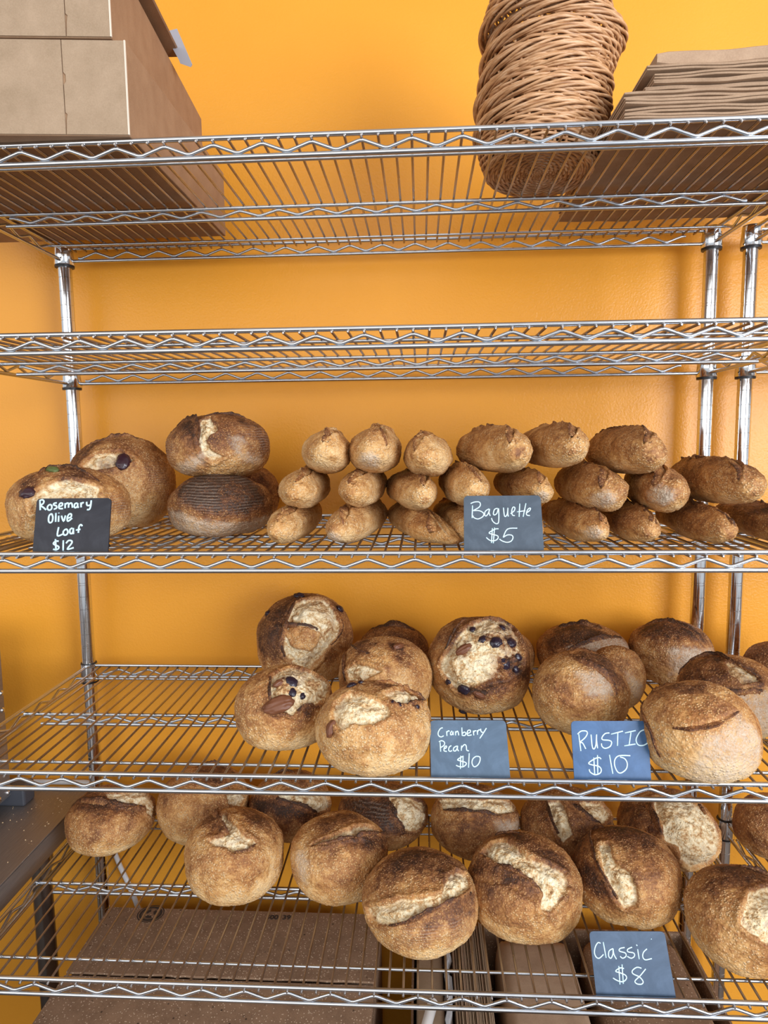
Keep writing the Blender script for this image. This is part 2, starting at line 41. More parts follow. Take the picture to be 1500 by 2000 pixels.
SIGNS = json.loads(r'''{"rosemary":{"x":0.2046,"y":-0.4195,"z":0.1297,"lean":0.3839724354387525,"quad":[[-0.0511,0.0],[0.0511,0.0],[0.0463,0.0767],[-0.0569,0.0766]],"st":[[[-5217,7395],[-4961,6010]],[[-5290,7309],[-4930,7480],[-4640,7261],[-4715,6915],[-5025,6701],[-4593,6396],[-4156,6048]],[[-3761,6822],[-4015,6521],[-3963,6176],[-3681,6002],[-3414,6216],[-3479,6647],[-3761,6822]],[[-2810,7031],[-3182,6948],[-3193,6732],[-2832,6600],[-2745,6297],[-3103,6128]],[[-2435,6511],[-2028,6637],[-2029,6940],[-2291,6985],[-2460,6683],[-2355,6252],[-1838,6206]],[[-1651,6980],[-1546,6247]],[[-1614,6721],[-1395,6978],[-1170,6890],[-1090,6330]],[[-1145,6718],[-926,6975],[-701,6887],[-537,6326]],[[54,6968],[-275,6884],[-300,6454],[-112,6323],[113,6537],[96,6968]],[[96,6968],[162,6494],[313,6321]],[[510,7051],[647,6361]],[[594,6749],[728,7007],[941,7005]],[[1306,7132],[1407,6700],[1673,6613],[1947,6783]],[[1915,7344],[1933,6568],[1826,6096],[1493,6055]],[[-3312,5528],[-3607,5230],[-3589,4546],[-3332,4247],[-3067,4458],[-3071,5056],[-3312,5528]],[[-2729,5610],[-2588,4371]],[[-2289,5222],[-2190,4369]],[[-2324,5633],[-2312,5547]],[[-1907,5220],[-1500,4450],[-1362,5259]],[[-1010,4873],[-569,5041],[-580,5426],[-877,5428],[-1065,4959],[-907,4447],[-375,4870]],[[-2059,3646],[-2055,2465],[-1370,2672]],[[-1088,3346],[-1334,3009],[-1189,2588],[-853,2586],[-691,2922],[-871,3303],[-1088,3346]],[[-142,3510],[-450,3301],[-384,2837],[-120,2751],[1,3088],[-33,3510],[102,2666]],[[1170,3758],[931,3970],[719,3675],[751,2832]],[[362,3212],[975,3336]],[[-1776,1709],[-2196,1710],[-2447,1419],[-2206,1209],[-1714,999],[-1636,749],[-1940,542],[-2371,626]],[[-2264,2004],[-1947,418]],[[-1165,1832],[-985,415]],[[-727,1413],[-445,1788],[-20,1745],[27,1410],[-447,621],[401,826]]],"w":0.0024},"baguette":{"x":0.7719,"y":-0.4195,"z":0.1297,"lean":0.3839724354387525,"quad":[[-0.0504,0.0],[0.0504,0.0],[0.0501,0.0759],[-0.0491,0.0759]],"st":[[[-3811,6282],[-3911,4586]],[[-4059,6533],[-3577,6739],[-2941,6734],[-2794,6358],[-3042,5986],[-3767,5576]],[[-3767,5576],[-2975,5571],[-2432,5237],[-2524,4784],[-3165,4458],[-3712,4667],[-3784,4915]],[[-1702,5811],[-2187,5483],[-2281,4988],[-2088,4864],[-1800,5233],[-1623,5811],[-1718,5315],[-1576,4861]],[[-593,5887],[-994,5724],[-1172,5147],[-1020,4981],[-696,5226],[-475,5886],[-484,4566],[-587,3911],[-904,3831],[-1285,4161],[-1428,4572]],[[160,5965],[236,4891],[429,4808],[642,5218],[735,5961],[681,5218],[742,4765]],[[1032,5134],[1521,5543],[1618,5955],[1383,5998],[1206,5545],[1261,4968],[1571,4883]],[[2272,6490],[2113,4716]],[[3061,6526],[2622,4713]],[[1868,5376],[2935,5534]],[[3037,5204],[3484,5531],[3618,5860],[3340,5779],[3080,5286],[3104,4957],[3491,4872]],[[-576,3136],[-1008,3097],[-1808,2613],[-1345,2408],[-727,2203],[-700,1879],[-1061,1598],[-1685,1601],[-2179,2006]],[[-1356,3221],[-1540,1278]],[[-1079,3301],[-1308,1237]],[[1811,3206],[556,3090],[-33,1998]],[[-33,1998],[525,2319],[1069,2277],[1211,1953],[959,1510],[408,1351],[-206,1555],[-508,1798]]],"w":0.0014},"cranberry":{"x":0.7301,"y":-0.423,"z":-0.1699,"lean":0.3839724354387525,"quad":[[-0.0519,0.0],[0.0519,0.0],[0.0488,0.0729],[-0.0529,0.0718]],"st":[[[-3568,6254],[-3899,6133],[-4194,5658],[-4158,5266],[-3831,5074],[-3460,5235]],[[-3081,5828],[-3025,5202]],[[-3042,5671],[-2833,5870],[-2670,5793]],[[-2340,5876],[-2550,5599],[-2513,5364],[-2307,5445],[-2218,5799],[-2186,5329]],[[-1889,5842],[-1875,5294]],[[-1869,5607],[-1642,5845],[-1522,5689],[-1448,5299]],[[-1016,6323],[-999,5265]],[[-992,5539],[-701,5738],[-500,5584],[-629,5309],[-998,5304]],[[-378,5546],[77,5708],[84,5983],[-204,5940],[-336,5586],[-220,5314],[273,5398]],[[492,5948],[557,5323]],[[552,5714],[696,5911],[901,5914]],[[1026,5994],[1050,5407]],[[1060,5759],[1232,6035],[1435,5998]],[[1482,6195],[1552,5804],[1795,5729]],[[2262,6282],[1834,5651],[1323,4943]],[[-3963,4410],[-3898,3208]],[[-4127,4446],[-3756,4607],[-3390,4417],[-3436,4027],[-3932,3711]],[[-3402,3562],[-3113,3760],[-3151,3953],[-3400,3756],[-3447,3330],[-3081,3257]],[[-2456,4001],[-2745,3804],[-2833,3415],[-2632,3263],[-2385,3382]],[[-1721,3972],[-2134,3734],[-2181,3385],[-1896,3350],[-1642,3818],[-1680,3972],[-1649,3508],[-1490,3317]],[[-1108,4019],[-1163,3360]],[[-1114,3747],[-738,4140],[-497,3988],[-428,3447],[-145,3373]],[[-934,2669],[-1427,2432],[-1675,2198],[-1272,2089],[-627,1907],[-552,1678],[-964,1367],[-1530,1397],[-1891,1545]],[[-1233,2742],[-1334,1095]],[[-933,2746],[-1006,1290]],[[-112,3065],[-254,1263]],[[771,2693],[357,2380],[221,1842],[492,1388],[983,1624],[1282,2163],[1255,2623],[771,2693]]],"w":0.0015},"rustic":{"x":0.914,"y":-0.423,"z":-0.1699,"lean":0.3839724354387525,"quad":[[-0.0492,0.0],[0.0492,0.0],[0.0515,0.0742],[-0.0488,0.0731]],"st":[[[-3981,5646],[-3847,3530]],[[-4142,5644],[-3632,6038],[-2988,6046],[-2849,5737],[-3209,5191],[-3975,4564],[-3574,4569],[-3188,3806]],[[-2375,5626],[-2326,4124],[-2109,3821],[-1829,4361],[-1650,5674],[-1708,4901],[-1641,3903]],[[47,5849],[-521,5765],[-958,5296],[-902,4988],[-108,4921],[232,4694],[-11,4154],[-667,3916],[-1048,4141],[-1098,4524]],[[234,5696],[1828,6102]],[[1128,5862],[952,4243]],[[2048,5873],[3514,6200]],[[2854,5960],[2471,4339]],[[1828,4255],[3319,4503]],[[4599,6290],[4058,6051],[3509,5273],[3460,4735],[3742,4356],[4377,4364],[5005,4716]],[[-1289,2574],[-1553,2760],[-2121,2600],[-2956,2057],[-2496,1837],[-1714,1697],[-1386,1324],[-1540,871],[-2190,636],[-2800,927],[-2931,1302]],[[-2229,2751],[-2274,559]],[[-1728,3062],[-1870,678]],[[-174,3121],[70,782]],[[2514,3044],[1087,3024],[494,2561],[391,1803],[684,1054],[1144,911],[1814,1371],[2031,2052],[1768,2654],[1154,2873]]],"w":0.0016},"classic":{"x":0.9517,"y":-0.425,"z":-0.474,"lean":0.3839724354387525,"quad":[[-0.0525,0.0],[0.0525,0.0],[0.0453,0.0783],[-0.0565,0.0761]],"st":[[[-4219,6194],[-4565,6263],[-4951,5783],[-5136,5077],[-4958,4538],[-4533,4395],[-3929,4876]],[[-3856,6360],[-3613,4459]],[[-2604,5612],[-3155,5286],[-3248,4662],[-2962,4438],[-2656,4989],[-2604,5612],[-2531,4914],[-2231,4342]],[[-1021,5771],[-1643,5638],[-1757,5324],[-991,5111],[-938,4725],[-1394,4481],[-1722,4704]],[[-14,5837],[-602,5588],[-629,5276],[141,5142],[193,4756],[-263,4512],[-764,4730]],[[706,5623],[813,4426]],[[582,6165],[699,6012]],[[1973,5696],[1454,5255],[1316,4710],[1630,4371],[2512,4549]],[[-1327,3250],[-1841,3313],[-2480,2911],[-1890,2736],[-1220,2488],[-1080,2110],[-1545,1716],[-2230,1772],[-2894,2096]],[[-1995,3539],[-2024,1360]],[[-1544,3744],[-1568,1449]],[[1571,3293],[761,2468],[15,1837],[242,1502],[841,1481],[1085,1792],[660,2312],[-168,2670],[-220,3051],[421,3453],[1016,3354]],[[2656,6922],[2675,6845]]],"w":0.0015}}''')

# ------------------------------------------------------------------ shared measures (metres)
Z = [0.6372, 0.4106, 0.1321, -0.1675, -0.4716]       # front rim centre of each wire shelf
W, D = 1.1865, 0.4314                                # post spacing and depth of one rack
RIM_H, PITCH = 0.0225, 0.019897
WIRE_Z = -0.0042
FLOOR = -1.15
WALL_Y = 0.06
RACK2 = 1.2549

# ------------------------------------------------------------------ materials
def new_mat(name):
    m = bpy.data.materials.new(name); m.use_nodes = True
    nt = m.node_tree; b = nt.nodes['Principled BSDF']
    return m, nt, b
def nd(nt, t, **k):
    n = nt.nodes.new(t)
    for a, v in k.items(): setattr(n, a, v)
    return n
def sin_(n, **k):
    for a, v in k.items(): n.inputs[a.replace('_', ' ')].default_value = v
    return n
def noise(nt, co, scale, detail=4, rough=.55, dist=0):
    n = nd(nt, 'ShaderNodeTexNoise'); n.inputs['Scale'].default_value = scale; n.inputs['Detail'].default_value = detail
    n.inputs['Roughness'].default_value = rough; n.inputs['Distortion'].default_value = dist
    nt.links.new(co, n.inputs['Vector']); return n.outputs['Fac']
def math_(nt, op, a, b=None, c=None, clamp=False):
    n = nd(nt, 'ShaderNodeMath', operation=op, use_clamp=clamp)
    for i, v in enumerate((a, b, c)):
        if v is None: continue
        if isinstance(v, (int, float)): n.inputs[i].default_value = v
        else: nt.links.new(v, n.inputs[i])
    return n.outputs[0]
def ramp(nt, fac, stops):
    n = nd(nt, 'ShaderNodeValToRGB'); e = n.color_ramp.elements
    while len(e) < len(stops): e.new(0.5)
    for i, (p, c) in enumerate(stops): e[i].position = p; e[i].color = (*c, 1)
    nt.links.new(fac, n.inputs[0]); return n.outputs[0]
def mix(nt, fac, a, b):
    n = nd(nt, 'ShaderNodeMix', data_type='RGBA')
    for i, v in ((0, fac), (6, a), (7, b)):
        if isinstance(v, (int, float)): n.inputs[i].default_value = v
        elif isinstance(v, tuple): n.inputs[i].default_value = (*v, 1)
        else: nt.links.new(v, n.inputs[i])
    return n.outputs[2]
def bump(nt, b, h, dist, strength=1.0):
    n = nd(nt, 'ShaderNodeBump'); n.inputs['Distance'].default_value = dist; n.inputs['Strength'].default_value = strength
    nt.links.new(h, n.inputs['Height']); nt.links.new(n.outputs[0], b.inputs['Normal'])
def objco(nt): return nd(nt, 'ShaderNodeTexCoord').outputs['Object']
def plain(name, col, rough=.5, metal=0.0, spec=.5):
    m, nt, b = new_mat(name); b.inputs['Base Color'].default_value = (*col, 1); b.inputs['Roughness'].default_value = rough
    b.inputs['Metallic'].default_value = metal; b.inputs['Specular IOR Level'].default_value = spec
    return m

def mat_wall():
    m, nt, b = new_mat('orange_wall_paint'); co = objco(nt)
    n = noise(nt, co, 3.0, 3)
    nt.links.new(ramp(nt, n, [(0.3, (0.80, 0.338, 0.034)), (0.7, (0.84, 0.366, 0.041))]), b.inputs['Base Color'])
    b.inputs['Roughness'].default_value = 0.27
    b.inputs['Specular IOR Level'].default_value = .26
    bump(nt, b, noise(nt, co, 260, 2, .5), 0.0009, .55)
    return m
def mat_chrome(name, base, rough):
    m, nt, b = new_mat(name); co = objco(nt)
    b.inputs['Metallic'].default_value = 1.0
    n = noise(nt, co, 40, 3)
    nt.links.new(ramp(nt, n, [(0.3, tuple(x * .93 for x in base)), (0.7, base)]), b.inputs['Base Color'])
    r = nd(nt, 'ShaderNodeMapRange'); r.inputs['To Min'].default_value = rough * .8; r.inputs['To Max'].default_value = rough * 1.3
    nt.links.new(n, r.inputs[0]); nt.links.new(r.outputs[0], b.inputs['Roughness'])
    return m
def mat_crust():
    m, nt, b = new_mat('bread_crust'); co = objco(nt)
    at = nd(nt, 'ShaderNodeAttribute', attribute_name='mask')
    sep = nd(nt, 'ShaderNodeSeparateColor'); nt.links.new(at.outputs['Color'], sep.inputs[0])
    crumb, flour, tone = sep.outputs[0], sep.outputs[1], sep.outputs[2]; rings = at.outputs['Alpha']
    oi = nd(nt, 'ShaderNodeObjectInfo')
    off = nd(nt, 'ShaderNodeVectorMath', operation='ADD'); nt.links.new(co, off.inputs[0])
    cb = nd(nt, 'ShaderNodeCombineXYZ')
    nt.links.new(oi.outputs['Random'], cb.inputs[0]); nt.links.new(oi.outputs['Random'], cb.inputs[2]); nt.links.new(cb.outputs[0], off.inputs[1])
    co = off.outputs[0]
    big = noise(nt, co, 22, 4, .6, .4); mid = noise(nt, co, 95, 3, .6); fine = noise(nt, co, 420, 2, .6)
    t = math_(nt, 'MULTIPLY_ADD', math_(nt, 'SUBTRACT', big, .5), 1.15, tone)
    t = math_(nt, 'MULTIPLY_ADD', math_(nt, 'SUBTRACT', mid, .5), .62, t)
    t = math_(nt, 'MULTIPLY_ADD', math_(nt, 'SUBTRACT', fine, .5), .62, t, clamp=True)
    crust = ramp(nt, t, [(0.0, (0.73, 0.49, 0.235)), (0.22, (0.58, 0.32, 0.115)), (0.45, (0.36, 0.160, 0.052)), (0.66, (0.195, 0.076, 0.028)), (0.85, (0.095, 0.036, 0.016)), (1.0, (0.045, 0.021, 0.012))])
    v = nd(nt, 'ShaderNodeTexVoronoi'); v.inputs['Scale'].default_value = 270; nt.links.new(co, v.inputs['Vector'])
    spot = math_(nt, 'SUBTRACT', .46, v.outputs['Distance']); spot = math_(nt, 'MULTIPLY', spot, 3.4, clamp=True)
    patch = math_(nt, 'MULTIPLY', math_(nt, 'SUBTRACT', noise(nt, co, 34, 3, .6), .30), 3.6, clamp=True)
    spot = math_(nt, 'MULTIPLY', spot, patch, clamp=True)
    STOPS = [(0.0, (0.78, 0.57, 0.34)), (0.22, (0.66, 0.41, 0.19)), (0.45, (0.46, 0.24, 0.095)), (0.66, (0.25, 0.105, 0.038)), (0.85, (0.13, 0.055, 0.024)), (1.0, (0.07, 0.034, 0.02))]
    blister = ramp(nt, math_(nt, 'SUBTRACT', t, .24, clamp=True), STOPS)
    crust = mix(nt, spot, crust, blister)
    amb = math_(nt, 'MULTIPLY', math_(nt, 'SUBTRACT', noise(nt, co, 14, 3, .5), .48), 3.0, clamp=True)
    am = nd(nt, 'ShaderNodeMix', data_type='RGBA', blend_type='MULTIPLY'); nt.links.new(math_(nt, 'MULTIPLY', amb, .6), am.inputs[0]); nt.links.new(crust, am.inputs[6]); am.inputs[7].default_value = (1.0, .80, .55, 1)
    crust = am.outputs[2]
    cn = noise(nt, co, 40, 6, .70, 1.2); cn2 = noise(nt, co, 260, 3, .6)
    cmix = math_(nt, 'MULTIPLY_ADD', cn2, .35, math_(nt, 'MULTIPLY', cn, .75))
    crumbc = ramp(nt, cmix, [(0.42, (0.87, 0.77, 0.55)), (0.53, (0.80, 0.66, 0.42)), (0.61, (0.60, 0.39, 0.18)), (0.69, (0.33, 0.15, 0.055)), (0.80, (0.14, 0.055, 0.022))])
    ce = math_(nt, 'MULTIPLY_ADD', math_(nt, 'SUBTRACT', cn, .5), 1.5, crumb)
    ce = math_(nt, 'MULTIPLY', math_(nt, 'SUBTRACT', ce, .24), 2.4, clamp=True)
    ce = math_(nt, 'MULTIPLY', ce, math_(nt, 'MULTIPLY', crumb, 3.0, clamp=True))
    c = mix(nt, ce, crust, crumbc)
    fl = math_(nt, 'MULTIPLY_ADD', math_(nt, 'SUBTRACT', fine, .5), 1.8, math_(nt, 'MULTIPLY_ADD', math_(nt, 'SUBTRACT', mid, .5), 1.2, .55), clamp=True)
    fl = math_(nt, 'MULTIPLY', fl, flour, clamp=True)
    c = mix(nt, fl, c, (0.60, 0.485, 0.36))
    w = nd(nt, 'ShaderNodeTexWave', wave_type='BANDS', bands_direction='Z'); nt.links.new(co, w.inputs['Vector'])
    w.inputs['Scale'].default_value = 78; w.inputs['Distortion'].default_value = 8; w.inputs['Detail'].default_value = 2; w.inputs['Detail Scale'].default_value = .22
    st = math_(nt, 'MULTIPLY', math_(nt, 'POWER', w.outputs['Fac'], 2.0), math_(nt, 'MULTIPLY', rings, math_(nt, 'MULTIPLY_ADD', math_(nt, 'SUBTRACT', big, .42), 3.0, .1, clamp=True)), clamp=True)
    c = mix(nt, math_(nt, 'MULTIPLY', st, .38), c, (0.52, 0.41, 0.32))
    nt.links.new(c, b.inputs['Base Color'])
    b.inputs['Roughness'].default_value = .62; b.inputs['Specular IOR Level'].default_value = .35
    h = math_(nt, 'ADD', math_(nt, 'MULTIPLY', spot, .55), math_(nt, 'MULTIPLY', mid, .8))
    h = math_(nt, 'ADD', h, math_(nt, 'MULTIPLY', fine, .35))
    bump(nt, b, h, .0022, .9)
    return m
def mat_kraft(name, c1, c2, fleck=.0):
    m, nt, b = new_mat(name); co = objco(nt)
    n = noise(nt, co, 30, 5, .6); n2 = noise(nt, co, 600, 2, .5)
    c = ramp(nt, math_(nt, 'MULTIPLY_ADD', n2, .35, math_(nt, 'MULTIPLY', n, .65)), [(0.35, c1), (0.65, c2)])
    if fleck:
        v = nd(nt, 'ShaderNodeTexVoronoi'); v.inputs['Scale'].default_value = 70; nt.links.new(co, v.inputs['Vector'])
        f = math_(nt, 'MULTIPLY', math_(nt, 'SUBTRACT', .16, v.outputs['Distance']), 12, clamp=True)
        f = math_(nt, 'MULTIPLY', f, math_(nt, 'GREATER_THAN', noise(nt, co, 45, 1), .55))
        c = mix(nt, math_(nt, 'MULTIPLY', f, fleck), c, (.05, .03, .02))
        v2 = nd(nt, 'ShaderNodeTexVoronoi'); v2.inputs['Scale'].default_value = 210; nt.links.new(co, v2.inputs['Vector'])
        f2 = math_(nt, 'MULTIPLY', math_(nt, 'SUBTRACT', .26, v2.outputs['Distance']), 9, clamp=True)
        c = mix(nt, math_(nt, 'MULTIPLY', f2, fleck * .75), c, (.75, .58, .42))
    nt.links.new(c, b.inputs['Base Color']); b.inputs['Roughness'].default_value = .82; b.inputs['Specular IOR Level'].default_value = .25
    bump(nt, b, n2, .0003, .4)
    return m
def mat_wicker():
    m, nt, b = new_mat('peeled_wicker'); co = objco(nt)
    mp = nd(nt, 'ShaderNodeMapping'); mp.inputs['Scale'].default_value = (1, 1, 9); nt.links.new(co, mp.inputs[0])
    n = noise(nt, mp.outputs[0], 38, 4, .65)
    nt.links.new(ramp(nt, n, [(0.3, (0.30, 0.13, 0.05)), (0.5, (0.52, 0.28, 0.13)), (0.7, (0.70, 0.46, 0.28))]), b.inputs['Base Color'])
    b.inputs['Roughness'].default_value = .45
    bump(nt, b, noise(nt, co, 500, 2), .0004, .4)
    return m
def mat_board(name, base):
    m, nt, b = new_mat(name); co = objco(nt)
    n = noise(nt, co, 26, 5, .7, .6)
    nt.links.new(ramp(nt, n, [(0.42, base), (0.8, tuple(min(1, x * 1.5 + .02) for x in base))]), b.inputs['Base Color'])
    b.inputs['Roughness'].default_value = .42; b.inputs['Specular IOR Level'].default_value = .5
    return m
def mat_steel():
    m, nt, b = new_mat('brushed_stainless'); co = objco(nt); b.inputs['Metallic'].default_value = 1
    mp = nd(nt, 'ShaderNodeMapping'); mp.inputs['Scale'].default_value = (60, 2, 60); nt.links.new(co, mp.inputs[0])
    n = noise(nt, mp.outputs[0], 12, 3)
    fl = nd(nt, 'ShaderNodeTexVoronoi'); fl.inputs['Scale'].default_value = 160; nt.links.new(co, fl.inputs['Vector'])
    f = math_(nt, 'MULTIPLY', math_(nt, 'SUBTRACT', .14, fl.outputs['Distance']), 14, clamp=True)
    f = math_(nt, 'MULTIPLY', f, math_(nt, 'GREATER_THAN', noise(nt, co, 9, 3), .48))
    c = ramp(nt, n, [(0.3, (0.27, 0.25, 0.24)), (0.7, (0.36, 0.335, 0.32))])
    c = mix(nt, math_(nt, 'MULTIPLY', f, .8), c, (.8, .68, .5)); nt.links.new(c, b.inputs['Base Color'])
    nt.links.new(math_(nt, 'MULTIPLY', math_(nt, 'SUBTRACT', 1.0, f), .75), b.inputs['Metallic'])
    b.inputs['Roughness'].default_value = .46
    return m

M = dict(wall=mat_wall(), kraft_bounce=mat_kraft('kraft_orange_bounce', (.30, .175, .098), (.38, .235, .135)), rail=mat_chrome('zinc_chrome_rod', (.60, .63, .67), .22), wire=mat_chrome('shelf_wire', (.46, .42, .39), .28), post=mat_chrome('chrome_post', (.80, .81, .82), .09),  # box body kraft: orange bounce from the wall put into its colour
         black=plain('black_plastic', (.012, .012, .014), .45), crust=mat_crust(),
         kraft=mat_kraft('kraft_box_board', (.315, .222, .140), (.405, .29, .192)), bag=mat_kraft('kraft_bag_paper', (.33, .215, .135), (.44, .30, .195)),
         carton=mat_kraft('recycled_corrugated_board', (.20, .118, .070), (.31, .19, .115), .95), cut=plain('pale_edge_highlight', (.72, .62, .5), .8),
         grey=plain('white_board_in_shade', (.36, .35, .38), .6), wicker=mat_wicker(), steel=mat_steel(), dark_steel=plain('dull_steel_tube', (.30, .28, .27), .25, 1.0),  # tuck tab board is white, its shade put into the grey colour
         rubber=plain('dark_grey_plastic', (.07, .075, .09), .4), chalk=plain('pale_chalk_marker', (.62, .86, .95), .7), ink=plain('dark_print_ink', (.035, .025, .02), .8),
         cable=plain('white_cable_sheath', (.72, .72, .72), .45), floor=mat_kraft('grey_brown_floor', (.10, .08, .065), (.14, .115, .095)),
         olive=plain('black_olive_skin', (.035, .012, .018), .3), cranberry=plain('dried_cranberry_skin', (.02, .012, .022), .32), pecan=plain('toasted_pecan', (.16, .055, .022), .5), herb=plain('green_herb_leaf', (.10, .13, .035), .6),
         film=None, crumbs=plain('dry_bread_crumb', (.66, .47, .26), .9), white=plain('white_paper', (.75, .72, .68), .8))
def mat_film():
    m, nt, b = new_mat('clear_wrap_film'); b.inputs['Base Color'].default_value = (.9, .92, .95, 1); b.inputs['Roughness'].default_value = .12
    b.inputs['Transmission Weight'].default_value = .0; b.inputs['Alpha'].default_value = .28; return m
M['film'] = mat_film()

# ------------------------------------------------------------------ mesh helpers
def mesh(name, verts, faces, smooth=True, mask=None):
    me = bpy.data.meshes.new(name)
    if isinstance(faces, np.ndarray) and faces.ndim == 2:
        v = np.asarray(verts, np.float32); k = faces.shape[1]; n = len(faces)
        me.vertices.add(len(v)); me.vertices.foreach_set('co', v.ravel())
        me.loops.add(n * k); me.loops.foreach_set('vertex_index', faces.astype(np.int32).ravel())
        me.polygons.add(n); me.polygons.foreach_set('loop_start', np.arange(0, n * k, k, dtype=np.int32))
        me.polygons.foreach_set('loop_total', np.full(n, k, np.int32))
        me.update(calc_edges=True)
    else:
        me.from_pydata([tuple(map(float, p)) for p in verts], [], [tuple(map(int, f)) for f in faces]); me.update()
    me.polygons.foreach_set('use_smooth', np.full(len(me.polygons), bool(smooth)))
    if mask is not None:
        a = me.color_attributes.new('mask', 'FLOAT_COLOR', 'POINT'); a.data.foreach_set('color', np.asarray(mask, np.float32).ravel())
    return me
def link(name, me, mat, parent=None, loc=None, rot=None):
    o = bpy.data.objects.new(name, me); COL.objects.link(o)
    if me is not None and mat is not None and not me.materials:
        for mm in (mat if isinstance(mat, (list, tuple)) else [mat]): me.materials.append(mm)
    if parent is not None: o.parent = parent
    if loc is not None: o.location = loc
    if rot is not None: o.rotation_euler = rot
    return o
def tag(o, label, cat, group=None, kind=None):
    if label: o['label'] = label
    if cat: o['category'] = cat
    if group: o['group'] = group
    if kind: o['kind'] = kind
    return o
def thing(name, label, cat, loc=(0, 0, 0), rz=0, group=None):
    o = bpy.data.objects.new(name, None); COL.objects.link(o); o.location = loc; o.rotation_euler = (0, 0, rz); o.empty_display_size = .05
    return tag(o, label, cat, group)
class MB:
    def __init__(s): s.v = []; s.f = []; s.m = []
    def add(s, v, f, mi=0):
        n = len(s.v); s.v += [tuple(p) for p in v]; s.f += [tuple(i + n for i in q) for q in f]; s.m += [mi] * len(f); return s
    def box(s, x0, x1, y0, y1, z0, z1, mi=0):
        return s.add([(x0, y0, z0), (x1, y0, z0), (x1, y1, z0), (x0, y1, z0), (x0, y0, z1), (x1, y0, z1), (x1, y1, z1), (x0, y1, z1)],
                     [(0, 3, 2, 1), (4, 5, 6, 7), (0, 1, 5, 4), (1, 2, 6, 5), (2, 3, 7, 6), (3, 0, 4, 7)], mi)
    def prism(s, poly, axis_vec, mi=0):
        n = len(poly); a = Vector(axis_vec); top = [tuple(Vector(p) + a) for p in poly]
        return s.add(list(poly) + top, [tuple(range(n - 1, -1, -1)), tuple(range(n, 2 * n))] + [(i, (i + 1) % n, n + (i + 1) % n, n + i) for i in range(n)], mi)
    def tube(s, pts, r, sides=8, closed=False, caps=True, mi=0):
        P = np.asarray(pts, float); n = len(P)
        T = (np.roll(P, -1, 0) - np.roll(P, 1, 0)) if closed else np.gradient(P, axis=0)
        T /= np.linalg.norm(T, axis=1, keepdims=True) + 1e-12
        rr = np.full(n, r) if np.isscalar(r) else np.asarray(r)
        up = np.array([0, 0, 1.0]) if abs(T[0][2]) < .9 else np.array([1.0, 0, 0])
        N = np.zeros_like(P); c = up - T[0] * (up @ T[0]); N[0] = c / np.linalg.norm(c)
        for i in range(1, n):
            c = N[i - 1] - T[i] * (N[i - 1] @ T[i]); N[i] = c / (np.linalg.norm(c) + 1e-12)
        B = np.cross(T, N); a = np.arange(sides) * 2 * math.pi / sides
        V = (P[:, None] + rr[:, None, None] * (np.cos(a)[None, :, None] * N[:, None] + np.sin(a)[None, :, None] * B[:, None])).reshape(-1, 3)
        F = []
        for i in range(n if closed else n - 1):
            j = (i + 1) % n
            for k in range(sides):
                l = (k + 1) % sides; F.append((i * sides + k, i * sides + l, j * sides + l, j * sides + k))
        V = V.tolist()
        if caps and not closed:
            F.append(tuple(range(sides - 1, -1, -1))); F.append(tuple((n - 1) * sides + k for k in range(sides)))
        return s.add(V, F, mi)
    def lathe(s, prof, sides=24, mi=0, c=(0, 0, 0)):
        a = np.arange(sides) * 2 * math.pi / sides; V = []
        for r, z in prof: V += [(c[0] + r * math.cos(t), c[1] + r * math.sin(t), c[2] + z) for t in a]
        F = [(i * sides + k, i * sides + (k + 1) % sides, (i + 1) * sides + (k + 1) % sides, (i + 1) * sides + k) for i in range(len(prof) - 1) for k in range(sides)]
        F += [tuple(range(sides - 1, -1, -1)), tuple((len(prof) - 1) * sides + k for k in range(sides))]
        return s.add(V, F, mi)
    def build(s, name, mats, parent=None, smooth=False, loc=None, rot=None, bevel=0, angle=40):
        me = mesh(name, s.v, s.f, smooth)
        o = link(name, me, mats, parent, loc, rot)
        if any(s.m): me.polygons.foreach_set('material_index', np.array(s.m, np.int32))
        if bevel:
            b = o.modifiers.new('bevel', 'BEVEL'); b.width = bevel; b.segments = 2; b.limit_method = 'ANGLE'
        if smooth and angle: me.set_sharp_from_angle(angle=math.radians(angle))
        return o

# value noise for shaping the doughs
PERM = rng.random(4096)
def vnoise(P):
    I = np.floor(P).astype(np.int64); Fr = P - I; Fr = Fr * Fr * (3 - 2 * Fr); out = 0
    for dx in (0, 1):
        for dy in (0, 1):
            for dz in (0, 1):
                h = PERM[((I[:, 0] + dx) * 73856093 ^ (I[:, 1] + dy) * 19349663 ^ (I[:, 2] + dz) * 83492791) & 4095]
                out = out + h * (Fr[:, 0] if dx else 1 - Fr[:, 0]) * (Fr[:, 1] if dy else 1 - Fr[:, 1]) * (Fr[:, 2] if dz else 1 - Fr[:, 2])
    return out
def fbm(P, o=3):
    s = 0; a = .5; tot = 0
    for i in range(o): s = s + a * vnoise(P * 2 ** i + 17.3 * i); tot += a; a *= .5
    return s / tot * 2 - 1

# ------------------------------------------------------------------ room
wall = MB().box(-2.6, 4.2, WALL_Y, WALL_Y + .12, FLOOR, 1.80).build('wall_back', M['wall']); wall['kind'] = 'structure'; wall['label'] = 'orange painted back wall'
fl = MB().box(-2.6, 4.2, -4.6, WALL_Y, FLOOR - .05, FLOOR).build('floor', M['floor']); fl['kind'] = 'structure'; fl['label'] = 'dark floor below the racks'

ce_ = MB().box(-2.6, 4.2, -2.6, WALL_Y, 1.72, 1.80).build('ceiling', plain('white_ceiling_paint', (.74, .73, .70), .9)); ce_['kind'] = 'structure'; ce_['label'] = 'unseen white ceiling above the racks, added to block sky light'  # out of view, added to keep sky light off the upper wall
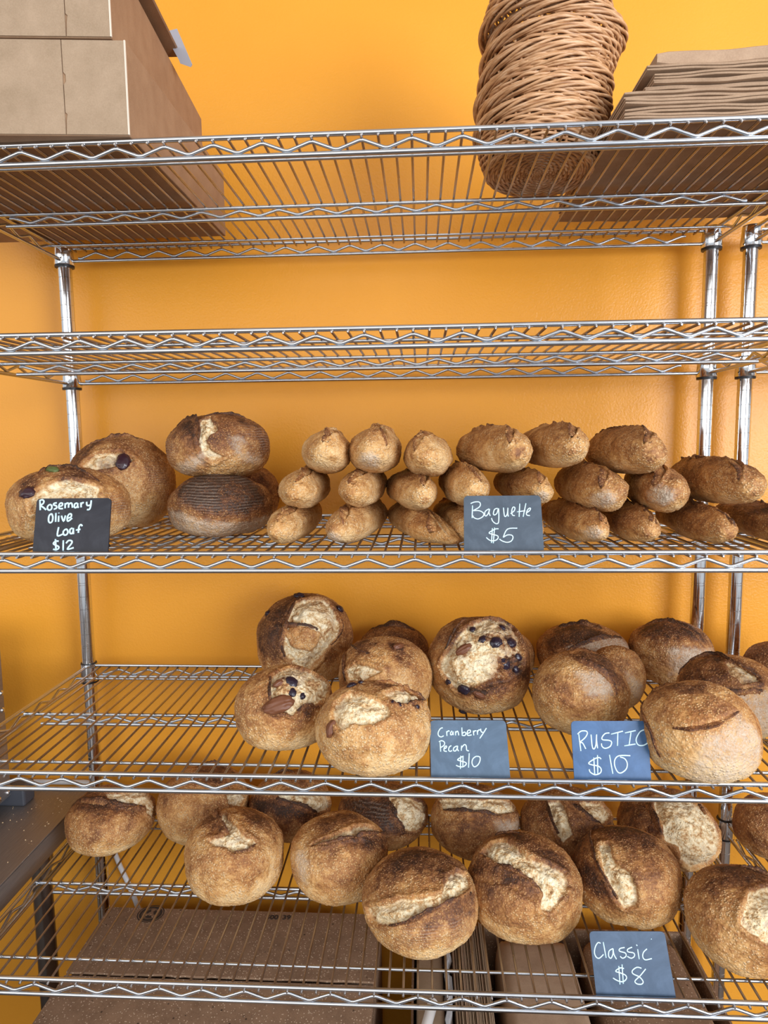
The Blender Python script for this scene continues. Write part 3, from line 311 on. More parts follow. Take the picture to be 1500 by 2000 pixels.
# ------------------------------------------------------------------ wire racks
def zigzag(p0, p1, up0, up1, step, phase=0.0, margin=.0):
    """points of a zigzag rod from p0 to p1 between heights up0 (peaks) and up1 (valleys)"""
    p0 = Vector(p0); p1 = Vector(p1); L = (p1 - p0).length; d = (p1 - p0) / L; pts = []
    k = math.ceil((margin - phase) / (step / 2))
    while phase + k * step / 2 <= L - margin:
        s = phase + k * step / 2; h = up0 if k % 2 == 0 else up1; g = .004; dz = (up0 - up1) * g / (step / 2) * (.55)
        sg = -1 if k % 2 == 0 else 1
        for e, zz in ((-g, sg * dz), (-g * .4, sg * dz * .2), (g * .4, sg * dz * .2), (g, sg * dz)):
            q = p0 + d * (s + e); pts.append((q.x, q.y, h + zz))
        k += 1
    return pts
def make_rack(label, x):
    rack = thing('wire_shelving_rack', label, 'shelf', (x, 0, 0), 0, 'chrome wire shelving racks')
    prof = [(.0127, FLOOR + .03)]; k = math.ceil((FLOOR + .05) / .0254)
    while k * .0254 < Z[0] - .004:
        for zz in ([k * .0254] if k % 5 else [k * .0254 - .0022, k * .0254 + .0022]):
            prof += [(.0127, zz - .0008), (.0119, zz - .0003), (.0119, zz + .0003), (.0127, zz + .0008)]
        k += 1
    prof += [(.0127, Z[0] + .004), (.0115, Z[0] + .007)]
    pm = None
    for px, py in ((0, 0), (W, 0), (0, -D), (W, -D)):
        if pm is None:
            po = MB().lathe(prof, 28).build('post', M['post'], rack, True, (px, py, 0), angle=50); pm = po.data
            fm = MB().lathe([(.016, FLOOR), (.017, FLOOR + .004), (.017, FLOOR + .02), (.008, FLOOR + .022), (.008, FLOOR + .032)], 20).build('leveling_foot', M['black'], po, True).data
        else:
            po = link('post', pm, None, rack, (px, py, 0)); link('leveling_foot', fm, None, po)
    o = .1215
    xs = [o + k * PITCH for k in range(-10, 80) if .014 < o + k * PITCH < W - .014]
    cache = {}
    def sub(name, build, parent):
        if name in cache:
            for q in cache[name]: link(name, q, None, parent)
        else:
            cache[name] = [x.data for x in build()]
    first = None
    for zi in Z:
        if first is None:
            d = MB()
            for xx in xs:
                y0, y1 = -D - .0048, .0048
                d.tube([(xx, y0, WIRE_Z), (xx, y0 + .0012, WIRE_Z), (xx, y1 - .0012, WIRE_Z), (xx, y1, WIRE_Z)], [.0011, .0018, .0018, .0011], 7)
            sh = d.build('wire_shelf', M['wire'], rack, True, (0, 0, zi), angle=60); first = sh.data
        else: sh = link('wire_shelf', first, None, rack, (0, 0, zi))
        def edges():
            out = []
            for ax, pa, pb in (('x', (.006, -D, 0), (W - .006, -D, 0)), ('x', (.006, 0, 0), (W - .006, 0, 0)), ('y', (0, -D + .008, 0), (0, -.008, 0)), ('y', (W, -D + .008, 0), (W, -.008, 0))):
                b = MB()
                b.tube([pa, pb], .0033, 10); b.tube([(pa[0], pa[1], -RIM_H), (pb[0], pb[1], -RIM_H)], .0033, 10)
                out.append(b.build('edge_rail', M['rail'], sh, True, angle=60))
            return out
        def zigs():
            out = []
            for pa, pb, ph in (((0, -D, 0), (W, -D, 0), o % (3 * PITCH)), ((0, 0, 0), (W, 0, 0), o % (3 * PITCH)), ((0, -D, 0), (0, 0, 0), .02), ((W, -D, 0), (W, 0, 0), .02)):
                out.append(MB().tube(zigzag(pa, pb, -.0083, -RIM_H + .0048, 3 * PITCH, ph, .027), .0024, 8).build('zigzag_brace', M['rail'], sh, True, angle=60))
            return out
        def midt():
            b = MB(); y = -.2177
            b.tube([(-.002, y, WIRE_Z - .0048), (W + .002, y, WIRE_Z - .0048)], .003, 10); b.tube([(.0265, y, -.0258), (W - .0155, y, -.0258)], .003, 10)
            b.tube(zigzag((0, y, 0), (W, y, 0), WIRE_Z - .0098, -.0213, 3 * PITCH, o % (3 * PITCH) + .034, .035), .0023, 8)
            return [b.build('middle_truss', M['rail'], sh, True, angle=60)]
        def rods():
            out = []
            for y, e in ((-.3843, 0), (-.0515, .009)):
                out.append(MB().tube([(.001 - e * 0, y, WIRE_Z - .0042), (W + e, y, WIRE_Z - .0042)], .0024, 9).build('support_rod', M['rail'], sh, True, angle=60))
            return out
        def sleeves():
            out = []; m = None
            for px, py in ((0, 0), (W, 0), (0, -D), (W, -D)):
                if m is None:
                    b = MB().lathe([(.0150, .004), (.0158, .0045), (.0182, -.029), (.0176, -.0298), (.0130, -.0298)], 24)
                    b.lathe([(.0129, -.0342), (.0172, -.0340), (.0174, -.031), (.0174, -.0292), (.0129, -.029)], 24, 1); b.lathe([(.0129, .0036), (.0152, .004), (.0150, .0062), (.0129, .0064)], 24, 1)
                    q = b.build('corner_sleeve', [M['post'], M['black']], sh, True, (px, py, 0), angle=45); m = q.data
                else: q = link('corner_sleeve', m, None, sh, (px, py, 0))
                out.append(q)
            return out
        for nm, fn in (('edge_rail', edges), ('zigzag_brace', zigs), ('middle_truss', midt), ('support_rod', rods)): sub(nm, fn, sh)
        sleeves()
    return rack
rack_main = make_rack('chrome wire shelving rack holding all the loaves, baguettes and price signs', 0)
# the neighbouring rack is the same model: copy the rack, its parts and their sub-parts
def copy_tree(o, parent=None):
    c = o.copy(); COL.objects.link(c); c.parent = parent
    for ch in list(o.children): copy_tree(ch, c)
    return c
rack_next = copy_tree(rack_main); rack_next.location = (RACK2, 0, 0)
rack_next['label'] = 'second chrome wire rack, cut off at the right edge beside the bread rack'

# ------------------------------------------------------------------ breads
def cubesphere(n, cache={}):
    if n in cache: return cache[n]
    t = np.tan(np.linspace(-np.pi / 4, np.pi / 4, n + 1)); U, V = np.meshgrid(t, t, indexing='ij'); o = np.ones_like(U)
    faces = []; pts = []; idx = np.arange((n + 1) ** 2).reshape(n + 1, n + 1)
    q = np.stack([idx[:-1, :-1], idx[1:, :-1], idx[1:, 1:], idx[:-1, 1:]], -1).reshape(-1, 4)
    for i, (s, flip) in enumerate((((o, U, V), 0), ((-o, V, U), 0), ((V, o, U), 0), ((U, -o, V), 0), ((U, V, o), 0), ((V, U, -o), 0))):
        pts.append(np.stack(s, -1).reshape(-1, 3)); faces.append(q + i * (n + 1) ** 2)
    P = np.concatenate(pts); P /= np.linalg.norm(P, axis=1, keepdims=True); F = np.concatenate(faces)
    _, first, inv = np.unique(np.round(P, 5), axis=0, return_index=True, return_inverse=True); inv = inv.ravel()
    P = P[first]; F = inv[F]
    c = np.cross(P[F[:, 1]] - P[F[:, 0]], P[F[:, 2]] - P[F[:, 0]]); bad = (c * P[F].mean(1)).sum(1) < 0
    F[bad] = F[bad][:, ::-1]
    cache[n] = (P, F); return cache[n]
def sup(dd, e_top=2.05, e_bot=2.7):
    w = np.clip((-dd[:, 2] + .05) / .35, 0, 1); w = w * w * (3 - 2 * w); e = e_top + (e_bot - e_top) * w
    r = 1 / ((dd[:, 0] ** 2 + dd[:, 1] ** 2) ** (e / 2) + np.abs(dd[:, 2]) ** e) ** (1 / e); return dd * r[:, None]
def supb(dd):
    e = 2.5; ex = 2.15
    q = (np.abs(dd[:, 0]) ** ex + np.abs(dd[:, 2]) ** ex) ** (1 / ex); r = 1 / (q ** e + np.abs(dd[:, 1]) ** e) ** (1 / e); return dd * r[:, None]
def unit(v):
    v = np.asarray(v, float); return v / np.linalg.norm(v, axis=-1, keepdims=True)
def poly_sd(dd, poly):
    """signed angular distance of directions dd to a patch outlined by directions poly (negative inside)"""
    q = unit(poly); m = unit(q.mean(0)); t = unit(np.cross(m, [.1, .2, .97] if abs(m[2]) < .9 else [1, 0, 0])); s = np.cross(m, t)
    def pj(v):
        c = np.clip(v @ m, -1, 1); th = np.arccos(c); x = v @ t; y = v @ s; r = np.sqrt(x * x + y * y) + 1e-9; return np.stack([x / r * th, y / r * th], -1)
    A = pj(q); out = np.full(len(dd), 9.0); sel = np.where(dd @ m > -.1)[0]
    if not len(sel): return out
    p = pj(dd[sel]); dist = np.full(len(sel), 9.0); ins = np.zeros(len(sel), bool)
    for i in range(len(A)):
        a, b = A[i], A[(i + 1) % len(A)]; ab = b - a; h = np.clip(((p - a) @ ab) / (ab @ ab + 1e-12), 0, 1)
        dist = np.minimum(dist, np.linalg.norm(p - a - h[:, None] * ab, axis=1))
        cr = ((a[1] > p[:, 1]) != (b[1] > p[:, 1])) & (p[:, 0] < (b[0] - a[0]) * (p[:, 1] - a[1]) / (b[1] - a[1] + 1e-12) + a[0]); ins ^= cr
    out[sel] = np.where(ins, -dist, dist); return out
def sstep(x, a, b):
    t = np.clip((x - a) / (b - a), 0, 1); return t * t * (3 - 2 * t)
def slerp_path(dirs, n):
    q = unit(dirs); seg = np.arccos(np.clip((q[1:] * q[:-1]).sum(1), -1, 1)); cum = np.concatenate([[0], np.cumsum(seg)])
    u = np.linspace(0, cum[-1], n); 
    # Catmull-Rom through the points
    out = []
    for x in u:
        i = min(np.searchsorted(cum, x, 'right') - 1, len(q) - 2); i = max(i, 0); t = (x - cum[i]) / (seg[i] + 1e-9)
        p0 = q[max(i - 1, 0)]; p1 = q[i]; p2 = q[i + 1]; p3 = q[min(i + 2, len(q) - 1)]
        out.append(.5 * (2 * p1 + (p2 - p0) * t + (2 * p0 - 5 * p1 + 4 * p2 - p3) * t * t + (3 * p1 - p0 - 3 * p2 + p3) * t ** 3))
    return unit(np.array(out)), cum[-1]

class Dough:
    """one loaf: base shape + lumps, scores, colour masks"""
    def __init__(s, axes, shape, seed, lump=.052):
        s.ax = np.array(axes, float); s.shape = shape; s.seed = seed; s.lump = lump; s.R = float(np.mean(s.ax))
    def normal(s, d): return unit(d / s.ax)
    def low(s, d):
        P = s.shape(d) * s.ax; n = s.normal(d)
        k = fbm(d * 1.6 + s.seed * 3.1, 2) * s.lump * s.R + fbm(d * 4.0 + s.seed * 1.7, 3) * s.lump * .42 * s.R
        return P + n * k[:, None], n
def build_dough(dg, n, polys, rings, tone, topdark=.16, ears=(), halos=()):
    d, F = cubesphere(n); P, nrm = dg.low(d); R = dg.R
    crumb = np.zeros(len(d)); flour = np.zeros(len(d)); dark = np.zeros(len(d)); ring = np.zeros(len(d)); disp = np.zeros(len(d))
    jit = fbm(d * 13 + dg.seed, 3) * .05
    fine = fbm(d * 24 + dg.seed, 2)
    for kind, pl in polys:
        sd = poly_sd(d, pl)
        near = sd < 1.0
        if kind == 'crumb':
            s2 = (sd + jit * .8); c = 1 - sstep(s2, -.03, .025); keep = np.ones(len(d))
            if len(ears):                                            # palest right beside the lifted crust, toasted further away
                de = np.full(len(d), 9.0)
                for e in ears:
                    q, _ = slerp_path(e, 24); de = np.minimum(de, np.arccos(np.clip((d @ q.T).max(1), -1, 1)))
                ext = max(.12, np.percentile(de[c > .5], 85) if (c > .5).any() else .3)
                keep = 1 - .36 * sstep(de / ext + jit * 2, .35, 1.05)
            crumb = np.maximum(crumb, c * keep)
            inside = np.clip(-s2 / .3, 0, 1)
            disp += np.where(near, c * R / .085 * (-.0075 * (1 - inside * 1.25) + fbm(d * 6 + dg.seed, 3) * .0055 + fbm(d * 17 + dg.seed, 2) * .0022), 0)
            disp += .0034 * R / .085 * np.exp(-((s2 - .05) / .06) ** 2) * near
        elif kind == 'crust':
            c = 1 - sstep(sd + jit * .5, -.04, .03); crumb *= 1 - c * .9; disp += c * .004; dark -= c * .15
        elif kind == 'dark': dark += .36 * (1 - sstep(sd + jit * 3.2 + fbm(d * 5 + dg.seed, 2) * .10, -.16, .22))
        elif kind == 'amber': dark += .13 * (1 - sstep(sd + jit, -.05, .05)); disp += .0025 * (1 - sstep(sd, -.05, .03))
        elif kind == 'flour': flour = np.maximum(flour, 1 - sstep(sd + jit * 2.5, -.12, .12))
    for pl in rings: ring = np.maximum(ring, 1 - sstep(poly_sd(d, pl), -.15, .15))
    for hv, hr in halos:
        dark += .26 * (1 - sstep(np.arccos(np.clip(d @ unit(hv), -1, 1)) + jit * 2.5, hr * .8, hr * 2.4))
    disp += fine * .0009 + fbm(d * 52 + dg.seed, 2) * .0006
    P = P + nrm * disp[:, None]
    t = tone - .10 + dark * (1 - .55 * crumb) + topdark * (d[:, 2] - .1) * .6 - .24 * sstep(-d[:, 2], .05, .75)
    crumb = np.clip(crumb - np.clip(dark, 0, 1) * 1.15 * crumb, 0, 1)
    return P, F, np.stack([crumb, flour, np.clip(t, 0, 1), ring], -1)
def ear_mesh(dg, path, hmax, seed, tone, toward=None, wid=.0045):
    d, L = slerp_path(path, max(24, int(len(path) * 12))); n = len(d); P, nr = dg.low(d)
    T = unit(np.gradient(P, axis=0)); S = unit(np.cross(nr, T))
    if toward is not None and ((toward - P.mean(0)) * S.mean(0)).sum() < 0: S = -S
    u = np.linspace(0, 1, n); h = hmax * np.sin(np.pi * np.clip(u, .02, .98)) ** .55 * (.72 + .7 * (fbm(np.stack([u * 9, u * 0 + seed, u * 0], -1), 3)) + .25 * fbm(np.stack([u * 30, u * 0 + seed, u * 0 + 4], -1), 2))
    h = np.maximum(h, .0006)[:, None]
    prof = [P - S * wid * 1.5 - nr * .0016, P - S * wid * .55 + nr * (.25 * h), P + nr * h * .85 + S * h * .30, P + nr * h * .95 + S * (h * .55 + .0006), P + S * (wid * .35 + h * .35) + nr * h * .3, P + S * wid * .5 - nr * .0022]
    V = np.stack(prof, 1).reshape(-1, 3); k = len(prof); F = []
    for i in range(n - 1):
        for j in range(k): F.append((i * k + j, i * k + (j + 1) % k, (i + 1) * k + (j + 1) % k, (i + 1) * k + j))
    F = np.array(F)
    tv = np.tile(np.array([tone + .06, tone + .2, tone + .42, tone + .44, tone + .25, tone + .1]), n)
    mk = np.stack([np.zeros(n * k), np.zeros(n * k), np.clip(tv, 0, 1), np.zeros(n * k)], -1)
    c = np.cross(V[F[:, 1]] - V[F[:, 0]], V[F[:, 2]] - V[F[:, 0]]); 
    if (c.reshape(n - 1, k, 3)[:, 1] * nr[:-1]).sum() < 0: F = F[:, ::-1]
    return mesh('crust_ear', V, F, True, mk)
def inclusion(kind, dg, dv, r, parent, seed):
    d = unit(np.array([dv], float)); P, nr = dg.low(d); P = P[0]; nr = nr[0]
    q, F = cubesphere(10); lum = fbm(q * 2.4 + seed, 3)
    sx, sy, sz = {'olive': (1.0, .72, .42), 'cranberry': (1.1, .9, .6), 'pecan': (1.35, .75, .55), 'herb': (1.2, .7, .45)}[kind]
    V = q * np.array([sx, sy, sz]) * r * (1 + .22 * lum[:, None])
    if kind == 'pecan': V[:, 2] += np.abs(np.sin(V[:, 1] / r * 7)) * r * .09
    M_ = Vector(nr).to_track_quat('Z', 'Y').to_matrix() @ Matrix.Rotation(seed * 1.3, 3, 'Z')
    V = V @ np.array(M_).T + P + nr * r * .05
    return link({'olive': 'olive', 'cranberry': 'cranberry', 'pecan': 'pecan_piece', 'herb': 'herb_leaf'}[kind], mesh(kind, V, F, True), M[kind], parent)

LAB = {
    'f1': ('classic_loaf', 'bread', 'classic loaves on the lowest shelf', 'round loaf with a dark flap over a short pale split, leftmost in lowest front row'),
    'f2': ('classic_loaf', 'bread', 'classic loaves on the lowest shelf', 'round loaf with one long purplish crust edge, second from left in the lowest front row'),
    'f3': ('classic_loaf', 'bread', 'classic loaves on the lowest shelf', 'front loaf with a wide white horizontal split between dark top and purplish base'),
    'f4': ('classic_loaf', 'bread', 'classic loaves on the lowest shelf', 'amber loaf with a dark diagonal crevice, behind and left of the Classic sign'),
    'f5': ('classic_loaf', 'bread', 'classic loaves on the lowest shelf', 'loaf with a blistered pale belly and dark left flap, right above the Classic sign'),
    'f6': ('classic_loaf', 'bread', 'classic loaves on the lowest shelf', 'large golden loaf cut off by the right edge, beside the Classic sign'),
    'k1': ('classic_loaf', 'bread', 'classic loaves on the lowest shelf', 'speckled loaf with a white smile-shaped split, next to the steel worktable'),
    'k2': ('classic_loaf', 'bread', 'classic loaves on the lowest shelf', 'plain tan loaf second from left in the back row of the lowest shelf'),
    'k3': ('classic_loaf', 'bread', 'classic loaves on the lowest shelf', 'dark loaf third from left in the back row of the lowest shelf'),
    'k4': ('classic_loaf', 'bread', 'classic loaves on the lowest shelf', 'grey-brown loaf with pale split on its right side, fourth in the lowest back row'),
    'k5': ('classic_loaf', 'bread', 'classic loaves on the lowest shelf', 'loaf with a pale band across its top, under the Cranberry Pecan sign'),
    'k6': ('classic_loaf', 'bread', 'classic loaves on the lowest shelf', 'brown loaf with two pale slanting strips, under the RUSTIC sign'),
    'k7': ('classic_loaf', 'bread', 'classic loaves on the lowest shelf', 'loaf with a broad floury pale right half and dark left crust, lowest back row'),
    'k8': ('classic_loaf', 'bread', 'classic loaves on the lowest shelf', 'dark loaf on the second rack at the right edge, low behind its post'),
    'c1': ('cranberry_pecan_loaf', 'bread', 'cranberry pecan loaves', 'tall loaf burst open with ring-shaped pale crumb, back left of the cranberry pecan group'),
    'c2': ('cranberry_pecan_loaf', 'bread', 'cranberry pecan loaves', 'leftmost cranberry pecan loaf, showing berries and a pecan in its open top'),
    'c3': ('cranberry_pecan_loaf', 'bread', 'cranberry pecan loaves', 'golden swirled loaf behind the pale front cranberry pecan loaf'),
    'c4': ('cranberry_pecan_loaf', 'bread', 'cranberry pecan loaves', 'pale front loaf with a dark berry-studded crack, left of the Cranberry Pecan sign'),
    'c5': ('cranberry_pecan_loaf', 'bread', 'cranberry pecan loaves', 'dark loaf against the wall, only its top showing behind the golden swirled loaf'),
    'c6': ('cranberry_pecan_loaf', 'bread', 'cranberry pecan loaves', 'round loaf scorched with dark berries, behind the Cranberry Pecan sign'),
    'c7': ('cranberry_pecan_loaf', 'bread', 'cranberry pecan loaves', 'plain loaf mostly hidden behind the scorched round loaf'),
    'r1': ('rustic_loaf', 'bread', 'rustic loaves', 'rustic loaf against the wall with a grey floured right shoulder'),
    'r1c': ('rustic_loaf', 'bread', 'rustic loaves', 'small floured loaf wedged in the middle of the rustic group'),
    'r2': ('rustic_loaf', 'bread', 'rustic loaves', 'tan loaf with a jagged brown crust flap, directly behind the RUSTIC sign'),
    'r3': ('rustic_loaf', 'bread', 'rustic loaves', 'brown loaf with a grey flour patch, standing in front of the right rear post'),
    'r4': ('rustic_loaf', 'bread', 'rustic loaves', 'loaf with a dark capped top above pale flour, behind the big front rustic loaf'),
    'r5': ('rustic_loaf', 'bread', 'rustic loaves', 'big front rustic loaf with an amber tongue of crust, right of the RUSTIC sign'),
    'r6': ('rustic_loaf', 'bread', 'rustic loaves', 'dark loaf on the second rack at the right edge, behind the rustic loaves'),
    'oA': ('olive_loaf', 'bread', 'rosemary olive loaves', 'front olive loaf with an olive and green herb, behind the Rosemary Olive Loaf sign'),
    'oB': ('olive_loaf', 'bread', 'rosemary olive loaves', 'large olive loaf with one olive on its face, in front of the left rear post'),
    'oC': ('olive_loaf', 'bread', 'rosemary olive loaves', 'split two-lobed loaf stacked on top of another loaf'),
    'oD': ('olive_loaf', 'bread', 'rosemary olive loaves', 'dark ridged loaf with a pale flour band at its base, under the two-lobed loaf'),
    'oE': ('olive_loaf', 'bread', 'rosemary olive loaves', 'brown loaf behind the flour-banded loaf, touching the baguettes'),
}
seed = 0
for key, L in DATA['loaf'].items():
    seed += 1
    name, cat, group, label = LAB[key]
    a, c = L['a'], L['c']
    if a < .075: c = c
    dg = Dough((a, a, c), sup, seed * 1.37)
    n = 84 if key[0] in 'fcor' else 62
    P, F, mk = build_dough(dg, n, [(k, np.array(p) / 1000.) for k, p in L['poly']], [np.array(p) / 1000. for p in L['rings']], L['tone'] + (.07 if key[0] == 'o' else 0), .16, [np.array(e) / 1000. for e in L['ear']], [(np.array(dv) / 1000., r / a) for k, dv, r in L['inc'] if k in ('cranberry', 'pecan')])
    P[:, 2] += c; zmin = P[:, 2].min()
    P[:, 2] = np.maximum(P[:, 2], zmin + .0025); P[:, 2] -= zmin + .0025
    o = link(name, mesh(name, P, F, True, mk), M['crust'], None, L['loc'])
    tag(o, label, cat, group)
    dz = c - zmin - .0025
    crumbs = [np.array(p) / 1000. for k, p in L['poly'] if k == 'crumb']
    for i, e in enumerate(L['ear']):
        pth = np.array(e) / 1000.; tw = None
        if crumbs:
            mid = unit(pth.mean(0)); cb = min((unit(q.mean(0)) for q in crumbs), key=lambda q: -(q @ mid)); tw = dg.low(cb[None])[0][0]
        eo = link('crust_ear', ear_mesh(dg, pth, (.0082 if i == 0 else .0060) * min(1, a / .08), seed + i * .7, L['tone'], tw), M['crust'], o, (0, 0, dz))
        eo['label'] = 'dark raised edge of crust'
    for i, (k, dv, r) in enumerate(L['inc']):
        io = inclusion(k, dg, np.array(dv) / 1000., max(r * 1.2, .0048), o, seed + i * 2.1); io.location = (0, 0, dz)

BAG_LAB = {
    't1': 'leftmost baguette of the top row, with a charred jagged crest',
    't2': 'second baguette from left in the top row, palest and most peaked',
    't3': 'third baguette from left in the top row, seen end-on',
    't4': 'fourth baguette from left in the top row, smooth and angled right',
    't5': 'fifth baguette from left in the top row, next to the long dark one',
    't6': 'long dark brown baguette at the right end of the top row',
    'm1': 'leftmost baguette of the middle row, next to the flour-banded loaf',
    'm2': 'second baguette from left in the middle row, small and end-on',
    'm3': 'third baguette from left in the middle row, with dark tip',
    'm4': 'middle-row baguette whose end shows just above the left of the Baguette sign',
    'm5': 'middle-row baguette with a pale blunt tip above the right corner of the Baguette sign',
    'm6': 'sixth baguette from left in the middle row, golden with a grey tip',
    'm7': 'seventh baguette from left in the middle row, with pointed dark tip',
    'm8': 'long dark scored baguette at the right end of the middle row',
    'b1': 'leftmost baguette of the bottom row, lying on the wires',
    'b2': 'second baguette from left in the bottom row, with pale floury tip',
    'b3': 'golden bottom-row baguette with a pinched pointed tail',
    'b4': 'shadowed bottom-row baguette just left of the Baguette sign',
    'b5': 'bottom-row baguette hidden behind the Baguette sign',
    'b6': 'bottom-row baguette just right of the Baguette sign',
    'b7': 'second bottom-row baguette to the right of the Baguette sign',
    'b8': 'third bottom-row baguette to the right of the Baguette sign',
    'b9': 'bottom-row baguette cut off by the right edge of the picture',
}
tones = dict(t=.33, m=.36, b=.38)
for i, (key, v) in enumerate(DATA['bag'].items()):
    X, Y, Zc, a, c, yaw = v; b = .138
    dg = Dough((a, b, c), supb, 40 + i * 2.3, .05)
    frac = (X - .47) / .7; tone = .25 + .34 * max(0, min(1, frac)) + (.03 if key[0] == 'b' else 0)
    rr = np.random.default_rng(100 + i); polys = []; ears = []
    tilt = rr.uniform(-.25, .25)
    for yc in (-.60, .0, .58):
        y0, y1 = yc - .32, yc + .30; w = rr.uniform(.16, .26); sl_ = rr.choice([-1, 1]) * rr.uniform(.30, .52) if i % 2 else rr.uniform(.25, .5); xs = tilt + rr.uniform(-.1, .1)
        def dirp(x, y): z_ = math.sqrt(max(.05, 1 - min(.95, x * x + y * y * .92))); return unit(np.array([x, y, z_]))
        path = [dirp(xs + sl_ * (u - .5) * 1.3 + .06 * math.sin(u * 7 + i), y0 + (y1 - y0) * u) for u in (0, .25, .5, .75, 1)]
        far = [dirp(xs + sl_ * (u - .5) * 1.1 + w * math.sin(math.pi * u) * 1.2, y0 + (y1 - y0) * u) for u in (.85, .6, .35, .12)]
        polys.append(('crumb', np.array(path + far)))
        ears.append(np.array(path))
    tip = unit(np.array([rr.uniform(-.25, .25), -1, rr.uniform(-.4, 0)])); q = .13
    t1 = unit(np.cross(tip, [0, 0, 1])); t2 = np.cross(tip, t1)
    polys.append(('dark', np.array([tip + q * (math.cos(t) * t1 + math.sin(t) * t2) for t in np.linspace(0, 5.4, 7)])))
    if key in ('m5', 'b6', 'm6', 'b2', 't2', 'm7'):
        polys.append(('flour', np.array([tip + .42 * (math.cos(t) * t1 + math.sin(t) * t2) + .12 * t1 for t in np.linspace(0, 5.4, 7)])))
    P, F, mk = build_dough(dg, 56, polys, [], tone, .22, ears)
    rg = np.exp(-((P[:, 0] / a - tilt * 1.2 - P[:, 1] * 1.5) / .42) ** 2) * sstep(P[:, 2] / c, .1, .9) * sstep(.138 - np.abs(P[:, 1]), .002, .03); P[:, 2] += rg * c * .13
    if key == 'b3':                                                  # a pinched tail on this one
        k = np.clip((-P[:, 1] - .06) / .078, 0, 1) ** 1.3
        P[:, 2] = P[:, 2] * (1 - .55 * k) - k * .012; P[:, 0] = P[:, 0] * (1 - .45 * k) + k * .024
    mk[:, 0] *= .7
    P[:, 2] += c; zmin = P[:, 2].min(); P[:, 2] = np.maximum(P[:, 2], zmin + .0015) - zmin - .0015
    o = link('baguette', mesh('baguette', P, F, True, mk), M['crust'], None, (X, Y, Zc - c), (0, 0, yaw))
    tag(o, BAG_LAB[key], 'bread', 'baguettes in the stack')
    for j, e in enumerate(ears):
        eo = link('crust_ear', ear_mesh(dg, e, .0068, i * 3.1 + j, tone - .06, None, .0055), M['crust'], o, (0, 0, c - zmin - .0015 + c * .07))
        eo['label'] = 'dark raised edge of crust'
        if key == 'b3' and j == 0: eo.location.z -= .006

# ------------------------------------------------------------------ chalkboard price signs
SIGN = dict(rosemary=('matte black price sign reading Rosemary Olive Loaf $12', (.010, .011, .019)), baguette=('black price sign with painted sky sheen reading Baguette $5', (.050, .070, .095)),
            cranberry=('black price sign tinted with sky reflection, reading Cranberry Pecan $10', (.055, .098, .155)), rustic=('black price sign tinted with blue sky reflection, reading RUSTIC $10', (.026, .085, .20)), classic=('scuffed black price sign tinted with sky reflection, reading Classic $8', (.045, .078, .13)))  # blue of the black boards: sky reflection put into their base colour
for key, s in SIGNS.items():
    lab, colr = SIGN[key]
    t = thing('chalkboard_price_sign', lab, 'sign', (s['x'], s['y'], s['z'] + .0005), 0, 'chalkboard price signs')
    R = Matrix.Rotation(-s['lean'], 4, 'X')
    q = s['quad']; rad = .006; outl = []
    for i, (x, y) in enumerate(q):
        p = Vector((x, y)); pr_ = Vector(q[i - 1]); nx = Vector(q[(i + 1) % 4])
        if i < 2: outl.append(p); continue
        a_ = p + (pr_ - p).normalized() * rad; b_ = p + (nx - p).normalized() * rad
        for tt in (0, .25, .5, .75, 1): outl.append(a_.lerp(p, tt).lerp(p.lerp(b_, tt), tt))
    mb = MB(); mb.prism([(p.x, .0, p.y) for p in outl], (0, .0022, 0))
    bo = mb.build('board', mat_board('sky_tinted_board_' + key, colr), t); bo.matrix_local = R; 
    tb = MB()
    for st in s['st']:
        pp = np.array(st, float) / 1e5; 
        if len(pp) > 2:                                              # smooth the handwriting
            r = []
            for i in range(len(pp) - 1):
                p0 = pp[max(i - 1, 0)]; p1 = pp[i]; p2 = pp[i + 1]; p3 = pp[min(i + 2, len(pp) - 1)]
                for u in np.linspace(0, 1, 5)[:-1]: r.append(.5 * (2 * p1 + (p2 - p0) * u + (2 * p0 - 5 * p1 + 4 * p2 - p3) * u * u + (3 * p1 - p0 - 3 * p2 + p3) * u ** 3))
            pp = np.array(r + [pp[-1]])
        w = s['w'] / 2
        P3 = [(x, -.0002, z) for x, z in pp]; n0 = len(tb.v)
        tb.tube(P3, w, 8)
        tb.v[n0:] = [(x, -.0002 + (y + .0002) * .25, z) for x, y, z in tb.v[n0:]]
    lo = tb.build('lettering', M['chalk'], t, True, angle=0); lo.matrix_local = R; lo['label'] = 'pale blue handwritten chalk letters'
    lean = s['lean']; e = MB()                                       # the little folding leg behind
    e.prism([(-.016, .004 + .055 * math.sin(lean), .055 * math.cos(lean)), (.016, .004 + .055 * math.sin(lean), .055 * math.cos(lean)), (.030, .052, .001), (-.030, .052, .001)], (0, .0016, .0008))
    e.build('easel_leg', M['black'], t)

